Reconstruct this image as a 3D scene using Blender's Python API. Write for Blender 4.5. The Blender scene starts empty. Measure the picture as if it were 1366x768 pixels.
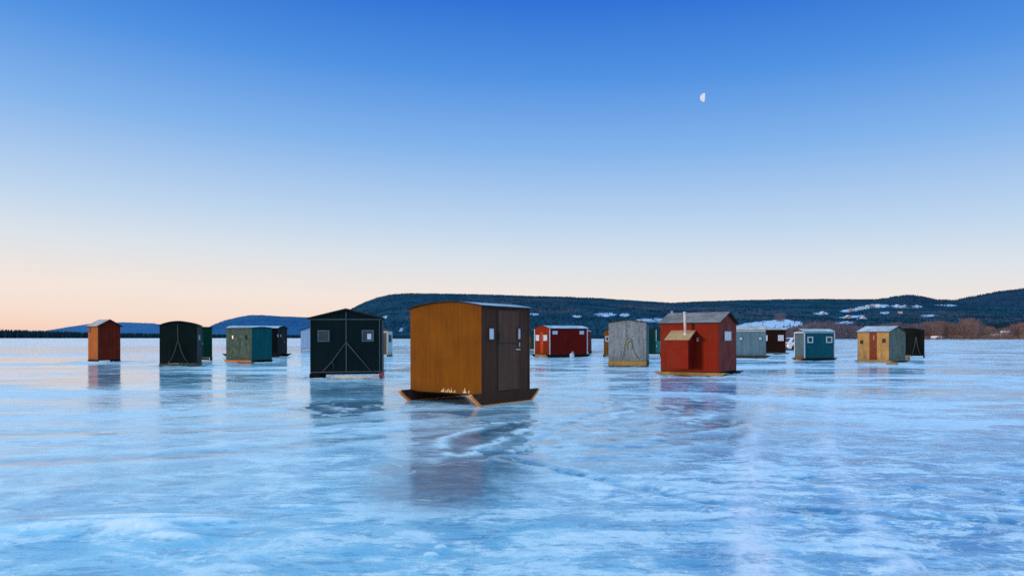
import bpy, bmesh, math, random
import numpy as np
from mathutils import Vector, Matrix, Euler

random.seed(7)
RNG = np.random.default_rng(11)
S = bpy.context.scene
COL = S.collection
F, CX, HY, CAMH = 911.0, 683.0, 449.5, 1.52      # survey constants of the photograph (focal length, centre, horizon, eye height)
R = math.radians

# ------------------------------------------------------------------ colour / node helpers
def lin(r, g, b):
    f = lambda c: (c / 255 / 12.92) if c <= 10.3 else ((c / 255 + .055) / 1.055) ** 2.4
    return (f(r), f(g), f(b), 1)

class NT:
    def __init__(s, name):
        s.m = bpy.data.materials.new(name); s.m.use_nodes = True
        s.t = s.m.node_tree; s.t.nodes.clear()
        s.out = s.t.nodes.new('ShaderNodeOutputMaterial')
    def n(s, typ, **kw):
        nd = s.t.nodes.new(typ)
        for k, v in kw.items():
            if k.startswith('i_'): nd.inputs[k[2:].replace('_', ' ')].default_value = v
            else: setattr(nd, k, v)
        return nd
    def l(s, a, b): s.t.links.new(a, b)
    def val(s, sock, v):
        if isinstance(v, (int, float, tuple, list)): sock.default_value = v
        else: s.l(v, sock)
    def math(s, op, a, b=0.0, clamp=False):
        nd = s.n('ShaderNodeMath', operation=op, use_clamp=clamp)
        s.val(nd.inputs[0], a); s.val(nd.inputs[1], b); return nd.outputs[0]
    def mix(s, f, a, b, mode='MIX'):
        nd = s.n('ShaderNodeMix', data_type='RGBA', blend_type=mode)
        s.val(nd.inputs[0], f); s.val(nd.inputs[6], a); s.val(nd.inputs[7], b); return nd.outputs[2]
    def noise(s, vec, scale, detail=4, rough=.55, dist=0.0):
        nd = s.n('ShaderNodeTexNoise'); nd.inputs['Scale'].default_value = scale
        nd.inputs['Detail'].default_value = detail; nd.inputs['Roughness'].default_value = rough
        nd.inputs['Distortion'].default_value = dist
        if vec is not None: s.l(vec, nd.inputs['Vector'])
        return nd.outputs['Fac']
    def mapr(s, v, a, b, c=0.0, d=1.0, smooth=True):
        nd = s.n('ShaderNodeMapRange', clamp=True, interpolation_type='SMOOTHSTEP' if smooth else 'LINEAR')
        s.val(nd.inputs[0], v)
        for i, q in enumerate((a, b, c, d)): nd.inputs[i + 1].default_value = q
        return nd.outputs[0]
    def scaled(s, vec, sc, loc=(0, 0, 0)):
        nd = s.n('ShaderNodeMapping'); nd.inputs['Scale'].default_value = sc; nd.inputs['Location'].default_value = loc
        s.l(vec, nd.inputs['Vector']); return nd.outputs['Vector']
    def bsdf(s, col, rough=.7, spec=.3, normal=None, metal=0.0, ior=None):
        b = s.n('ShaderNodeBsdfPrincipled')
        s.val(b.inputs['Base Color'], col); s.val(b.inputs['Roughness'], rough)
        s.val(b.inputs['Specular IOR Level'], spec); s.val(b.inputs['Metallic'], metal)
        if ior: b.inputs['IOR'].default_value = ior
        if normal is not None: s.l(normal, b.inputs['Normal'])
        s.l(b.outputs[0], s.out.inputs[0]); return b
    def bump(s, h, strength=.3, dist=.01):
        nd = s.n('ShaderNodeBump'); s.val(nd.inputs['Strength'], strength); nd.inputs['Distance'].default_value = dist
        s.l(h, nd.inputs['Height']); return nd.outputs[0]
    def obj(s):
        return s.n('ShaderNodeTexCoord').outputs['Object']

_seed = [0]
def wood(name, base, var=.35, streak=10, seam=0.0, dirt=.35, rough=.75, spec=.15, blotch=1.6, stain=None, stain_amt=.5, gloss_streak=False):
    """painted or stained boards: vertical grain, blotches, seams, dirt at the foot"""
    _seed[0] += 3.7
    m = NT(name); o = m.obj()
    o2 = m.scaled(o, (1, 1, 1), (_seed[0], _seed[0] * .7, 0))
    g = m.noise(m.scaled(o2, (streak, streak, .55)), 1.0, 6, .65)
    g2 = m.noise(m.scaled(o2, (streak * 5, streak * 5, 1.2)), 1.0, 3, .6)
    bl = m.noise(o2, blotch, 5, .6, .4)
    v = m.math('ADD', m.math('MULTIPLY', g, .5), m.math('ADD', m.math('MULTIPLY', g2, .2), m.math('MULTIPLY', bl, .45)))
    k = m.mapr(v, .42, .75, .86 * (1 - var), .86 * (1 + var * .8), False)
    c = m.mix(1.0, base, m.n('ShaderNodeCombineColor').outputs[0], 'MULTIPLY')
    cc = m.t.nodes[-2] if False else None
    comb = m.n('ShaderNodeCombineColor')
    for i in range(3): m.l(k, comb.inputs[i])
    c = m.mix(1.0, base, comb.outputs[0], 'MULTIPLY')
    if stain is not None:
        sn = m.noise(m.scaled(o2, (1.6, 1.6, .8)), 5.0, 9, .78, .3)
        c = m.mix(m.mapr(sn, .5 - .2 * stain_amt, .66 - .1 * stain_amt), c, stain)
    sep = m.n('ShaderNodeSeparateXYZ'); m.l(o, sep.inputs[0])
    hgt = k
    if seam:
        xy = m.math('ADD', m.math('ADD', sep.outputs[0], sep.outputs[1]), 50.03)
        fr = m.math('FRACT', m.math('DIVIDE', xy, seam))
        line = m.math('LESS_THAN', fr, .012 / seam)
        c = m.mix(m.math('MULTIPLY', line, .75), c, (.01, .008, .008, 1))
        bd = m.noise(m.math('FLOOR', m.math('DIVIDE', xy, seam)) if False else o2, .01, 0)
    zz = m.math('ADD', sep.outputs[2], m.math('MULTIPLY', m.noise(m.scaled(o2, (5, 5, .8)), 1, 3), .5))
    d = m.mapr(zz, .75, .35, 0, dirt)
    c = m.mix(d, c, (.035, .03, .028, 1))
    nrm = m.bump(m.math('ADD', g, m.math('MULTIPLY', g2, .5)), .35, .012)
    m.bsdf(c, m.mapr(bl, .3, .7, rough - .1, min(1, rough + .1)), spec * .3, nrm)
    m.m.node_tree.nodes  # keep
    return m.m

def plain(name, base, rough=.6, spec=.3, var=.12, scale=6, metal=0.0):
    m = NT(name); o = m.obj()
    n = m.noise(o, scale, 5, .6)
    c = m.mix(m.mapr(n, .3, .7), tuple(x * (1 - var) for x in base[:3]) + (1,), tuple(min(1, x * (1 + var)) for x in base[:3]) + (1,))
    m.bsdf(c, m.mapr(n, .3, .7, max(.03, rough - .08), min(1, rough + .08)), spec, m.bump(n, .1, .01), metal)
    return m.m

def roofmat(name, base, rib=0.0, rough=.45, spec=.5, axis=0):
    m = NT(name); o = m.obj()
    n = m.noise(m.scaled(o, (1.5, 1.5, 1.5)), 1.3, 7, .65, .3)
    n2 = m.noise(m.scaled(o, (14, 14, 3)), 1, 3)
    c = m.mix(m.mapr(n, .3, .7), tuple(x * .6 for x in base[:3]) + (1,), tuple(min(1, x * 1.25) for x in base[:3]) + (1,))
    c = m.mix(m.mapr(n2, .6, .75, 0, .5), c, (.05, .045, .045, 1))
    h = n2
    if rib:
        sep = m.n('ShaderNodeSeparateXYZ'); m.l(o, sep.inputs[0])
        w = m.math('SINE', m.math('MULTIPLY', sep.outputs[axis], 2 * math.pi / rib))
        h = m.math('ADD', m.math('MULTIPLY', n2, .4), w)
    m.bsdf(c, rough, spec, m.bump(h, .3, .012))
    return m.m

# ------------------------------------------------------------------ mesh helpers
class MB:
    def __init__(s): s.v = []; s.f = []; s.mi = []
    def add(s, v, f, mi=0):
        k = len(s.v); s.v += [tuple(p) for p in v]
        for q in f: s.f.append(tuple(i + k for i in q)); s.mi.append(mi)
        return s
    def box(s, x0, x1, y0, y1, z0, z1, mi=0):
        v = [(x0, y0, z0), (x1, y0, z0), (x1, y1, z0), (x0, y1, z0), (x0, y0, z1), (x1, y0, z1), (x1, y1, z1), (x0, y1, z1)]
        return s.add(v, [(0, 3, 2, 1), (4, 5, 6, 7), (0, 1, 5, 4), (1, 2, 6, 5), (2, 3, 7, 6), (3, 0, 4, 7)], mi)
    def tube(s, pts, r, n=6, mi=0, r1=None):
        pts = [Vector(p) for p in pts]; rings = []
        for i, p in enumerate(pts):
            d = (pts[min(i + 1, len(pts) - 1)] - pts[max(i - 1, 0)]).normalized()
            a = d.cross(Vector((0, 0, 1)))
            if a.length < .05: a = d.cross(Vector((1, 0, 0)))
            a.normalize(); b = d.cross(a)
            rr = r if r1 is None else r + (r1 - r) * i / (len(pts) - 1)
            rings.append([p + (a * math.cos(2 * math.pi * k / n) + b * math.sin(2 * math.pi * k / n)) * rr for k in range(n)])
        v = [q for g in rings for q in g]; f = []
        for i in range(len(rings) - 1):
            for k in range(n):
                f.append((i * n + k, i * n + (k + 1) % n, (i + 1) * n + (k + 1) % n, (i + 1) * n + k))
        f.append(tuple(range(n))[::-1]); f.append(tuple((len(rings) - 1) * n + k for k in range(n)))
        return s.add(v, f, mi)
    def prism(s, prof, ax, t0, t1, mi=0, side_mi=None, end_mi=(None, None)):
        """profile in (h, z) swept along the other horizontal axis; ax = axis of the sweep"""
        n = len(prof); P = lambda h, z, t: (h, t, z) if ax == 'y' else (t, h, z)
        v = [P(h, z, t0) for h, z in prof] + [P(h, z, t1) for h, z in prof]
        for i in range(n):
            j = (i + 1) % n
            s.add([], [])
        k = len(s.v); s.v += v
        for i in range(n):
            j = (i + 1) % n
            s.f.append((k + i, k + j, k + n + j, k + n + i)); s.mi.append(mi if side_mi is None else side_mi(i))
        s.f.append(tuple(k + i for i in range(n))[::-1]); s.mi.append(mi if end_mi[0] is None else end_mi[0])
        s.f.append(tuple(k + n + i for i in range(n))); s.mi.append(mi if end_mi[1] is None else end_mi[1])
        return s
    def build(s, name, mats, parent=None, bevel=0.0, smooth=False):
        me = bpy.data.meshes.new(name); me.from_pydata(s.v, [], s.f)
        if not isinstance(mats, (list, tuple)): mats = [mats]
        for m in mats: me.materials.append(m)
        me.polygons.foreach_set('material_index', s.mi)
        bm = bmesh.new(); bm.from_mesh(me); bmesh.ops.recalc_face_normals(bm, faces=bm.faces); bm.to_mesh(me); bm.free()
        if smooth: me.polygons.foreach_set('use_smooth', [True] * len(me.polygons))
        o = bpy.data.objects.new(name, me); COL.objects.link(o)
        if parent is not None: o.parent = parent
        if bevel:
            b = o.modifiers.new('bevel', 'BEVEL'); b.width = bevel; b.segments = 1; b.limit_method = 'ANGLE'
        return o

def tag(o, label=None, cat=None, group=None, kind=None):
    for k, v in (('label', label), ('category', cat), ('group', group), ('kind', kind)):
        if v: o[k] = v
    return o
def empty(name, loc, rz=0):
    o = bpy.data.objects.new(name, None); COL.objects.link(o); o.location = loc; o.rotation_euler = (0, 0, rz); o.empty_display_size = .3
    return o

# ------------------------------------------------------------------ numpy noise
def vnoise(x, y, seed=0):
    xi = np.floor(x).astype(np.int64); yi = np.floor(y).astype(np.int64)
    fx = x - xi; fy = y - yi; fx = fx * fx * fx * (fx * (fx * 6 - 15) + 10); fy = fy * fy * fy * (fy * (fy * 6 - 15) + 10)
    def h(a, b):
        n = (a * 374761393 + b * 668265263 + seed * 974711) & 0x7fffffff
        n = ((n ^ (n >> 13)) * 1274126177) & 0x7fffffff
        return ((n ^ (n >> 16)) & 0xffff) / 65535.0
    return (h(xi, yi) * (1 - fx) + h(xi + 1, yi) * fx) * (1 - fy) + (h(xi, yi + 1) * (1 - fx) + h(xi + 1, yi + 1) * fx) * fy
def fbm(x, y, oct=4, seed=0, gain=.5):
    t = 0; a = 1; s = 0
    for i in range(oct):
        t = t + a * vnoise(x * 2 ** i + 17.3 * i, y * 2 ** i - 9.1 * i, seed + i); s += a; a *= gain
    return t / s
def sstep(a, b, x):
    if a > b: return 1 - sstep(b, a, x)
    t = np.clip((x - a) / (b - a), 0, 1); return t * t * (3 - 2 * t)
def polydist(xf, yf, pts):
    P = np.array(pts); d_ = np.full(xf.shape, 1e3)
    near = (xf > P[:, 0].min() - 1.5) & (xf < P[:, 0].max() + 1.5) & (yf > P[:, 1].min() - 1.5) & (yf < P[:, 1].max() + 1.5)
    x, y = xf[near], yf[near]; d = np.full(x.shape, 1e3)
    for (x0, y0), (x1, y1) in zip(pts[:-1], pts[1:]):
        dx, dy = x1 - x0, y1 - y0
        t = np.clip(((x - x0) * dx + (y - y0) * dy) / (dx * dx + dy * dy), 0, 1)
        d = np.minimum(d, np.hypot(x - x0 - t * dx, y - y0 - t * dy))
    d_[near] = d; return d_
def gp(px, py):                                   # surveyed ground point of the photo
    D = CAMH * F / (py - HY); return ((px - CX) / F * D, D)
def spline(pts, n=8):
    P = [Vector(p) for p in pts]; out = []
    for i in range(len(P) - 1):
        a, b, c, d = P[max(i - 1, 0)], P[i], P[i + 1], P[min(i + 2, len(P) - 1)]
        for k in range(n):
            t = k / n
            out.append(tuple(.5 * ((2 * b) + (c - a) * t + (2 * a - 5 * b + 4 * c - d) * t * t + (3 * b - a - 3 * c + d) * t ** 3)))
    out.append(tuple(P[-1])); return out
def np_mesh(name, verts, faces, mats, attrs=None, smooth=True, mi=None):
    me = bpy.data.meshes.new(name); nf, k = faces.shape
    me.vertices.add(len(verts)); me.vertices.foreach_set('co', verts.astype(np.float32).ravel())
    me.loops.add(nf * k); me.loops.foreach_set('vertex_index', faces.astype(np.int32).ravel())
    me.polygons.add(nf); me.polygons.foreach_set('loop_start', np.arange(0, nf * k, k, dtype=np.int32))
    me.polygons.foreach_set('loop_total', np.full(nf, k, dtype=np.int32))
    for m in (mats if isinstance(mats, (list, tuple)) else [mats]): me.materials.append(m)
    if mi is not None: me.polygons.foreach_set('material_index', mi.astype(np.int32))
    me.polygons.foreach_set('use_smooth', np.full(nf, smooth))
    me.update(calc_edges=True)
    for n, a in (attrs or {}).items():
        at = me.attributes.new(n, 'FLOAT', 'POINT'); at.data.foreach_set('value', a.astype(np.float32).ravel())
    o = bpy.data.objects.new(name, me); COL.objects.link(o); return o
def grid_faces(nr, nc, wrap=False):
    i = np.arange(nr - 1)[:, None]; j = np.arange(nc if wrap else nc - 1)[None, :]; j2 = (j + 1) % nc
    return np.stack([i * nc + j, i * nc + j2, (i + 1) * nc + j2, (i + 1) * nc + j], -1).reshape(-1, 4)

# ------------------------------------------------------------------ world, sun, camera
SUN_AZ, SUN_EL = R(114), R(3)                     # sun to the left of and a little behind the viewer, just above the horizon
sun_dir = Vector((-math.sin(SUN_AZ) * math.cos(SUN_EL), math.cos(SUN_AZ) * math.cos(SUN_EL), math.sin(SUN_EL)))
W = bpy.data.worlds.new("World"); S.world = W; W.use_nodes = True
wt = W.node_tree; wt.nodes.clear()
def wn(t, **k):
    n = wt.nodes.new(t)
    for a, b in k.items(): setattr(n, a, b)
    return n
wo = wn('ShaderNodeOutputWorld'); bg = wn('ShaderNodeBackground')
sky = wn('ShaderNodeTexSky', sky_type='NISHITA'); sky.sun_disc = False; sky.sun_elevation = SUN_EL
sky.sun_rotation = math.atan2(sun_dir.x, sun_dir.y); sky.air_density = 1.2; sky.dust_density = .6; sky.ozone_density = 2.5
tc = wn('ShaderNodeTexCoord'); sp = wn('ShaderNodeSeparateXYZ'); wt.links.new(tc.outputs['Generated'], sp.inputs[0])
mx = wn('ShaderNodeMath', operation='MULTIPLY_ADD'); wt.links.new(sp.outputs[0], mx.inputs[0]); mx.inputs[1].default_value = .03
up = wn('ShaderNodeMath', operation='ADD'); wt.links.new(sp.outputs[2], up.inputs[0]); up.inputs[1].default_value = .02
wt.links.new(up.outputs[0], mx.inputs[2])
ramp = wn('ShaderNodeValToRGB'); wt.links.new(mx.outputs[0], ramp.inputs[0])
SKY = [(0.0, (255, 206, 181)), (.020, (253, 220, 203)), (.040, (252, 230, 216)), (.072, (249, 235, 226)), (.128, (224, 232, 240)), (.182, (194, 218, 244)), (.284, (134, 184, 241)),
       (.378, (82, 149, 231)), (.463, (48, 117, 219)), (.52, (75, 142, 224)), (.62, (160, 204, 238)), (1.0, (222, 238, 248))]
el = ramp.color_ramp.elements
while len(el) > 1: el.remove(el[-1])
el[0].position = SKY[0][0]; el[0].color = lin(*SKY[0][1])
for p, c in SKY[1:]:
    e = el.new(p); e.color = lin(*c)
el[-1].color = (.80, 1.2, 1.5, 1); el[-2].color = (.38, .74, 1.08, 1)          # unseen overhead sky brightened beyond its natural level, to light the ice
skm = wn('ShaderNodeMix', data_type='RGBA', blend_type='MULTIPLY'); skm.inputs[0].default_value = 1
wt.links.new(sky.outputs[0], skm.inputs[6]); skm.inputs[7].default_value = (.1, .1, .1, 1)        # Nishita brought to strength 0.1
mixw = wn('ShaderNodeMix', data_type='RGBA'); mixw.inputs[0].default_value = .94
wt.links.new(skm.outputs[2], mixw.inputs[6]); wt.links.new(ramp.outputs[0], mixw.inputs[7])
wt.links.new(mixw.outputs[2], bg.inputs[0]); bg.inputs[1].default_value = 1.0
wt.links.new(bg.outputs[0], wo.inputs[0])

ld = bpy.data.lights.new('sun', 'SUN'); ld.energy = 2.6; ld.angle = R(12); ld.color = (1, .62, .32)
lo = bpy.data.objects.new('sun', ld); COL.objects.link(lo); lo.rotation_euler = (-sun_dir).to_track_quat('-Z', 'Y').to_euler()

cd = bpy.data.cameras.new('camera'); cam = bpy.data.objects.new('camera', cd); COL.objects.link(cam); S.camera = cam
cd.sensor_width = 36; cd.lens = 36 * F / 1366; cam.location = (0, 0, CAMH); cam.rotation_euler = (R(90), 0, 0)
cd.shift_y = (HY - 384) / 1366; cd.clip_end = 30000; cd.clip_start = .05
S.view_settings.view_transform = 'Standard'; S.view_settings.look = 'None'; S.view_settings.exposure = 0
S.render.engine = 'CYCLES'; S.cycles.use_denoising = False; S.cycles.use_adaptive_sampling = False; S.cycles.max_bounces = 6
try: S.cycles.denoiser = 'OPENIMAGEDENOISE'
except Exception: pass

# ------------------------------------------------------------------ the frozen lake
def build_ice():
    rows, ca, cb = 1000, 950, 60
    r = np.concatenate([[.3], np.exp(np.linspace(math.log(2.0), math.log(9000), rows - 1))])
    ang = np.concatenate([np.linspace(-R(50), R(50), ca), np.linspace(R(50), 2 * math.pi - R(50), cb + 2)[1:-1]])
    A, Rr = np.meshgrid(ang, r); x = Rr * np.sin(A); y = Rr * np.cos(A)
    fade = 1 / (1 + (Rr / 30) ** 2)
    wx = x + 1.2 * (fbm(x * .35, y * .35, 3, 5) - .5) * 2; wy = y + 1.2 * (fbm(x * .35, y * .35, 3, 9) - .5) * 2
    z = (fbm(wx * .5, wy * .7, 4, 21) - .5) * .035 * fade
    rough_side = sstep(-1.5, 3.0, x - .1 * y)                      # choppier ice on the right
    z += (fbm(wx * 1.4, wy * 3.0, 4, 31) - .5) * .022 * fade * (.35 + .65 * rough_side)
    snow = np.zeros_like(x); glaze = np.zeros_like(x); lilac = np.zeros_like(x); dark = np.zeros_like(x)
    n35 = fbm(x * 3.5, y * 3.5, 5, 77, .65); n12 = fbm(x * 1.2, y * 1.2, 4, 78); n16 = fbm(x * 1.6, y * 1.3, 5, 55, .65)
    # wind drifts low at the left
    for cx, cy, lx, ly, a, rot in ((-3.55, 5.45, .55, .10, .040, .10), (-2.95, 5.35, .42, .13, .045, -.08), (-2.62, 5.55, .4, .12, .034, .2), (-3.2, 5.75, .8, .10, .022, .05), (-2.6, 5.15, .3, .07, .02, 0)):
        ca_, sa_ = math.cos(rot), math.sin(rot); u = ((x - cx) * ca_ + (y - cy) * sa_) / lx; v = (-(x - cx) * sa_ + (y - cy) * ca_) / ly
        v = v + .5 * (n35 - .5) + .35 * u * u
        g = np.exp(-u * u - v * v); z += 1.7 * a * g; snow = np.maximum(snow, sstep(.25, .75, g + .5 * (n35 - .5)))
    for cx, cy, lx, ly, a in ((-.57, 4.78, .06, .05, .012), (-.52, 4.95, .05, .05, .01), (-1.95, 6.15, .3, .05, .02)):
        g = np.exp(-((x - cx) / lx) ** 2 - ((y - cy) / ly) ** 2); z += a * g; snow = np.maximum(snow, sstep(.3, .6, g))
    # lilac slush tracks running away on the right
    jit = 1.6 * (fbm(x * 2.2, y * 1.7, 5, 41, .6) - .5)
    T1 = spline([(1.25, 3.2), (1.56, 4.35), (1.85, 5.2), (2.2, 6.34), (2.7, 7.6), (3.2, 9.2), (4.56, 12.5), (8.7, 22.9)])
    T2 = spline([(2.35, 3.4), (2.65, 4.77), (2.93, 5.53), (3.23, 6.43), (3.53, 7.27), (4.3, 9.2), (5.8, 12.5), (9.4, 20)])
    for T, w, k in ((T1, .15, .9), (T2, .11, .75)):
        d = polydist(x, y, T) + jit * .16
        g = np.exp(-(d / w) ** 2); br = sstep(.36, .62, n16)
        z += .009 * g * (.3 + br); lilac = np.maximum(lilac, k * g * (.35 + .65 * br)); snow = np.maximum(snow, .8 * g * (.3 + .7 * br) * sstep(.38, .56, n35))
        g2 = np.exp(-((d - w * 2.4) / (w * .8)) ** 2); z -= .008 * g2
    # ruts crossing from left to right
    for T, w, a in ((spline([(0, 8.6), (1.07, 7.1), (1.74, 6.4), (2.16, 6.2), (3.04, 5.93), (4.6, 5.5)]), .10, .028),
                    (spline([(3.1, 7.55), (3.58, 6.98), (5.4, 6.6), (7, 6.3)]), .12, .03),
                    (spline([(-6, 8.2), (-3.4, 9.3), (-1.5, 11.3), (.2, 13)]), .25, .015),
                    (spline([(-9, 10.5), (-5, 11.2), (-3, 12.2), (-1.8, 13)]), .3, .02),
                    (spline([(2, 3.6), (2.4, 4.2), (2.8, 4.5), (3.6, 4.6)]), .06, .014)):
        d = polydist(x, y, T) + jit * .12
        a = a * (.3 + .9 * sstep(.38, .6, n16)) * np.where(x < 0, .6, 1)
        z -= a * np.exp(-(d / w) ** 2) * fade; z += a * .7 * np.exp(-((d - 2 * w) / w) ** 2) * fade
        glaze = np.maximum(glaze, .6 * np.exp(-(d / w) ** 2)); snow = np.maximum(snow, .45 * np.exp(-((d - 2 * w) / (.8 * w)) ** 2))
    # sled marks curling round the brown hut and in front of the dark hut
    for T, w, a in ((spline([(.75, 9.0), (.6, 9.8), (.62, 10.6), (.9, 11.7), (1.55, 13.2), (2.1, 14.8), (2.2, 16.4), (1.5, 17.6)]), .13, .012),
                    (spline([(-4.6, 15.6), (-4.0, 14.4), (-3.2, 14.0), (-2.7, 15)]), .2, .012),
                    (spline([(-4.3, 14.9), (-3.4, 13.5), (-2.2, 13.2)]), .14, .01),
                    (spline([(.2, 9.2), (.35, 10.0), (.7, 10.9)]), .08, .01)):
        d = polydist(x, y, T) + jit * .16
        z -= a * np.exp(-(d / w) ** 2); glaze = np.maximum(glaze, .9 * np.exp(-(d / (1.05 * w)) ** 2) * sstep(.25, .5, n12))
        sn = np.exp(-((d - 2.1 * w) / (1.1 * w)) ** 2) * sstep(.45, .6, n35)
        z += a * .3 * sn; snow = np.maximum(snow, .75 * sn * (1 - glaze))
    # the dark curl where a runner scraped the ice clear, and faint swirls around it
    T = spline([(-.70, 8.9), (-.72, 9.4), (-.60, 10.0), (-.38, 10.8), (0, 11.7), (.40, 12.3)])
    d = polydist(x, y, T) + jit * .10; wv_ = .09 + .17 * sstep(8.8, 10.2, y) * (1 - sstep(10.6, 12.6, y))
    k = sstep(1.5, .5, d / wv_ + .7 * (n35 - .5)) * (.35 + .65 * sstep(.3, .55, n12)) * sstep(8.7, 9.8, y); dark = np.maximum(dark, k); snow *= 1 - k; z -= .012 * k; glaze = np.maximum(glaze, .55 * k)
    e = np.exp(-((d - wv_ * 1.7) / .13) ** 2) * sstep(.4, .55, n35); snow = np.maximum(snow, .9 * e); z += .012 * e
    cx, cy = -.75, 15.6; rr = np.hypot(x - cx, y - cy) + .5 * jit; th = np.degrees(np.arctan2(y - cy, x - cx))
    glaze = np.maximum(glaze, .6 * sstep(2.5, 3.0, rr) * sstep(8.0, 6.0, rr) * sstep(-112, -85, th) * sstep(40, 10, th) * sstep(.3, .5, n16))
    for r0, w, t0, t1, k0 in ((3.0, .14, -70, 30, .9), (3.6, .26, -100, 15, 1), (4.35, .16, -80, 0, .85), (5.1, .30, -75, -15, .95), (6.1, .20, -95, -40, .8), (7.0, .22, -85, -50, .7)):
        q = np.exp(-((rr - r0) / w) ** 2) * sstep(t0 - 12, t0 + 12, th) * sstep(t1 + 12, t1 - 12, th)
        snow = np.maximum(snow, k0 * q * sstep(.36, .54, n35) * (.4 + .6 * sstep(.3, .55, n12))); q2 = np.exp(-((rr - r0 - 1.9 * w) / w) ** 2) * sstep(t0 - 12, t0 + 12, th) * sstep(t1 + 12, t1 - 12, th)
        dark = np.maximum(dark, .5 * q2 * sstep(.4, .6, n12)); z += .01 * q - .008 * q2
    for T in (spline([(-4.7, 14.6), (-4.1, 13.9), (-3.3, 13.7), (-2.6, 14.2)]), spline([(-4.6, 16.2), (-3.9, 15.0), (-3.1, 14.7)])):
        d = polydist(x, y, T) + jit * .12; k = np.exp(-(d / .12) ** 2); dark = np.maximum(dark, .7 * k * sstep(.3, .5, n12))
    # polished patches
    wn_ = fbm(x * 1.2 + 4, y * .9, 5, 61, .6) - .5
    for cx, cy, lx, ly, k in ((-.45, 7.5, 1.15, 1.75, 1), (-.6, 10.2, 1.0, 1.0, .75), (-1.0, 13.4, 1.5, 1.0, .95), (-3.3, 12.6, .8, .7, .7), (2.3, 11.5, .9, .9, .5), (1.3, 8.3, .8, .7, .5), (-3.5, 14.7, 1.1, 1.9, .95), (3.7, 14.0, 1.2, 1.2, .75), (1.1, 13.9, .9, .8, .6), (-15.5, 25, 4, 4, .75), (-10, 25, 3, 3, .55), (-4.2, 20, 2.2, 2.5, .8),
                              (11, 19, 5, 1.6, .7), (-21, 33, 5, 4, .8), (-3, 32, 5, 4, .6), (14, 30, 6, 3, .6), (-9, 17, 2.5, 2.0, .5), (30, 33, 10, 4, .6), (5, 24, 2, 1.4, .6), (-30, 45, 10, 6, .8), (0, 70, 40, 15, .6), (-45, 90, 40, 30, .7)):
        g = np.exp(-np.clip(((x - cx) / lx) ** 2 + ((y - cy) / ly) ** 2 + 2.2 * wn_, 0, 50) ** 2)
        glaze = np.maximum(glaze, k * g)
    # little banks of snow left around some huts
    for cx, cy, lx, ly, a in ((-24.6, 39.7, 1.2, .7, .10), (21.5, 55, 2.2, .9, .14), (25, 60, 3, 1, .15), (30, 72, 3, 1, .15), (23.5, 46, 1.5, .7, .07)):
        g = np.exp(-((x - cx) / lx) ** 2 - ((y - cy) / ly) ** 2) * (.6 + .8 * n16)
        z += a * g; snow = np.maximum(snow, np.clip(g * 1.3, 0, 1))
    bank = fbm(x * 1.3, y * 1.3, 5, 13, .6)
    for cx, cy, rr in ((-5.9, 26, 1.7), (-25, 41.8, 1.3), (-17, 36.3, 1.4), (-16, 41.3, 1.5), (3.6, 52.2, 2.4), (6.3, 36.2, 1.5), (7.4, 27.7, 1.9), (17, 49.5, 2.0), (20, 44.5, 1.6), (22, 41, 1.6), (29, 50, 1.4), (9, 53, 1.4), (21, 57, 1.8)):
        d = np.hypot(x - cx, y - cy); q = sstep(.45, .56, bank) * np.exp(-((d - rr) / .55) ** 2)
        z += .05 * q; snow = np.maximum(snow, .85 * q)
    z += (fbm(x * 6, y * 4.5, 4, 87, .6) - .5) * .010 * fade * (.45 + .55 * rough_side) * (1 - .8 * np.clip(glaze, 0, 1))
    v = np.stack([x, y, z], -1).reshape(-1, 3)
    f = grid_faces(rows, len(ang), True)[:, ::-1]
    m = NT('lake_ice')
    o = m.obj(); at = lambda n: m.n('ShaderNodeAttribute', attribute_name=n).outputs['Fac']
    sn, gl, li, ch, dk_ = at('snow'), at('glaze'), at('lilac'), at('chop'), at('bare')
    sep = m.n('ShaderNodeSeparateXYZ'); m.l(o, sep.inputs[0])
    dist = m.math('SQRT', m.math('ADD', m.math('POWER', sep.outputs[0], 2), m.math('POWER', sep.outputs[1], 2)))
    big = m.noise(m.scaled(o, (.10, .18, 1)), 1, 6, .6, .6)
    mid = m.noise(m.scaled(o, (1.15, 1.6, 1)), 1, 9, .68, .8)
    fine = m.noise(m.scaled(o, (5, 6.5, 1)), 1, 7, .7, .5)
    lines = m.noise(m.scaled(o, (2.2, 6.5, 1), (3, 9, 0)), 1, 9, .7, 1.0)
    pit = m.noise(m.scaled(o, (17, 15, 1)), 1, 5, .68)
    ridge = m.math('ABSOLUTE', m.math('SUBTRACT', m.noise(m.scaled(o, (1.0, 2.0, 1), (7, 2, 0)), 1, 9, .66, 1.0), .5))
    mp = m.n('ShaderNodeMapping'); mp.inputs['Rotation'].default_value = (0, 0, .22); mp.inputs['Scale'].default_value = (.45, 2.4, 1); m.l(o, mp.inputs['Vector'])
    sweep = m.noise(mp.outputs['Vector'], 1, 9, .64, 1.6)
    calm = m.mapr(m.noise(m.scaled(o, (.28, .4, 1), (2, 7, 0)), 1, 3, .5), .42, .58)
    raw = m.math('ADD', m.math('ADD', m.math('MULTIPLY', big, .26), m.math('MULTIPLY', mid, .30)), m.math('ADD', m.math('MULTIPLY', sweep, .34), m.math('MULTIPLY', fine, .16)))
    raw = m.math('ADD', raw, m.math('MULTIPLY', m.math('SUBTRACT', pit, .5), .08))
    frost = m.math('ADD', m.math('MULTIPLY', m.mapr(raw, .48, .60), .5), m.math('MULTIPLY', m.mapr(raw, .53, .552), .5))   # 0 = bare ice, 1 = wind-packed snow crust
    crust = m.noise(m.scaled(o, (2.6, 4.0, 1), (11, 5, 0)), 1, 12, .74, .7)
    crust0 = crust
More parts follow.
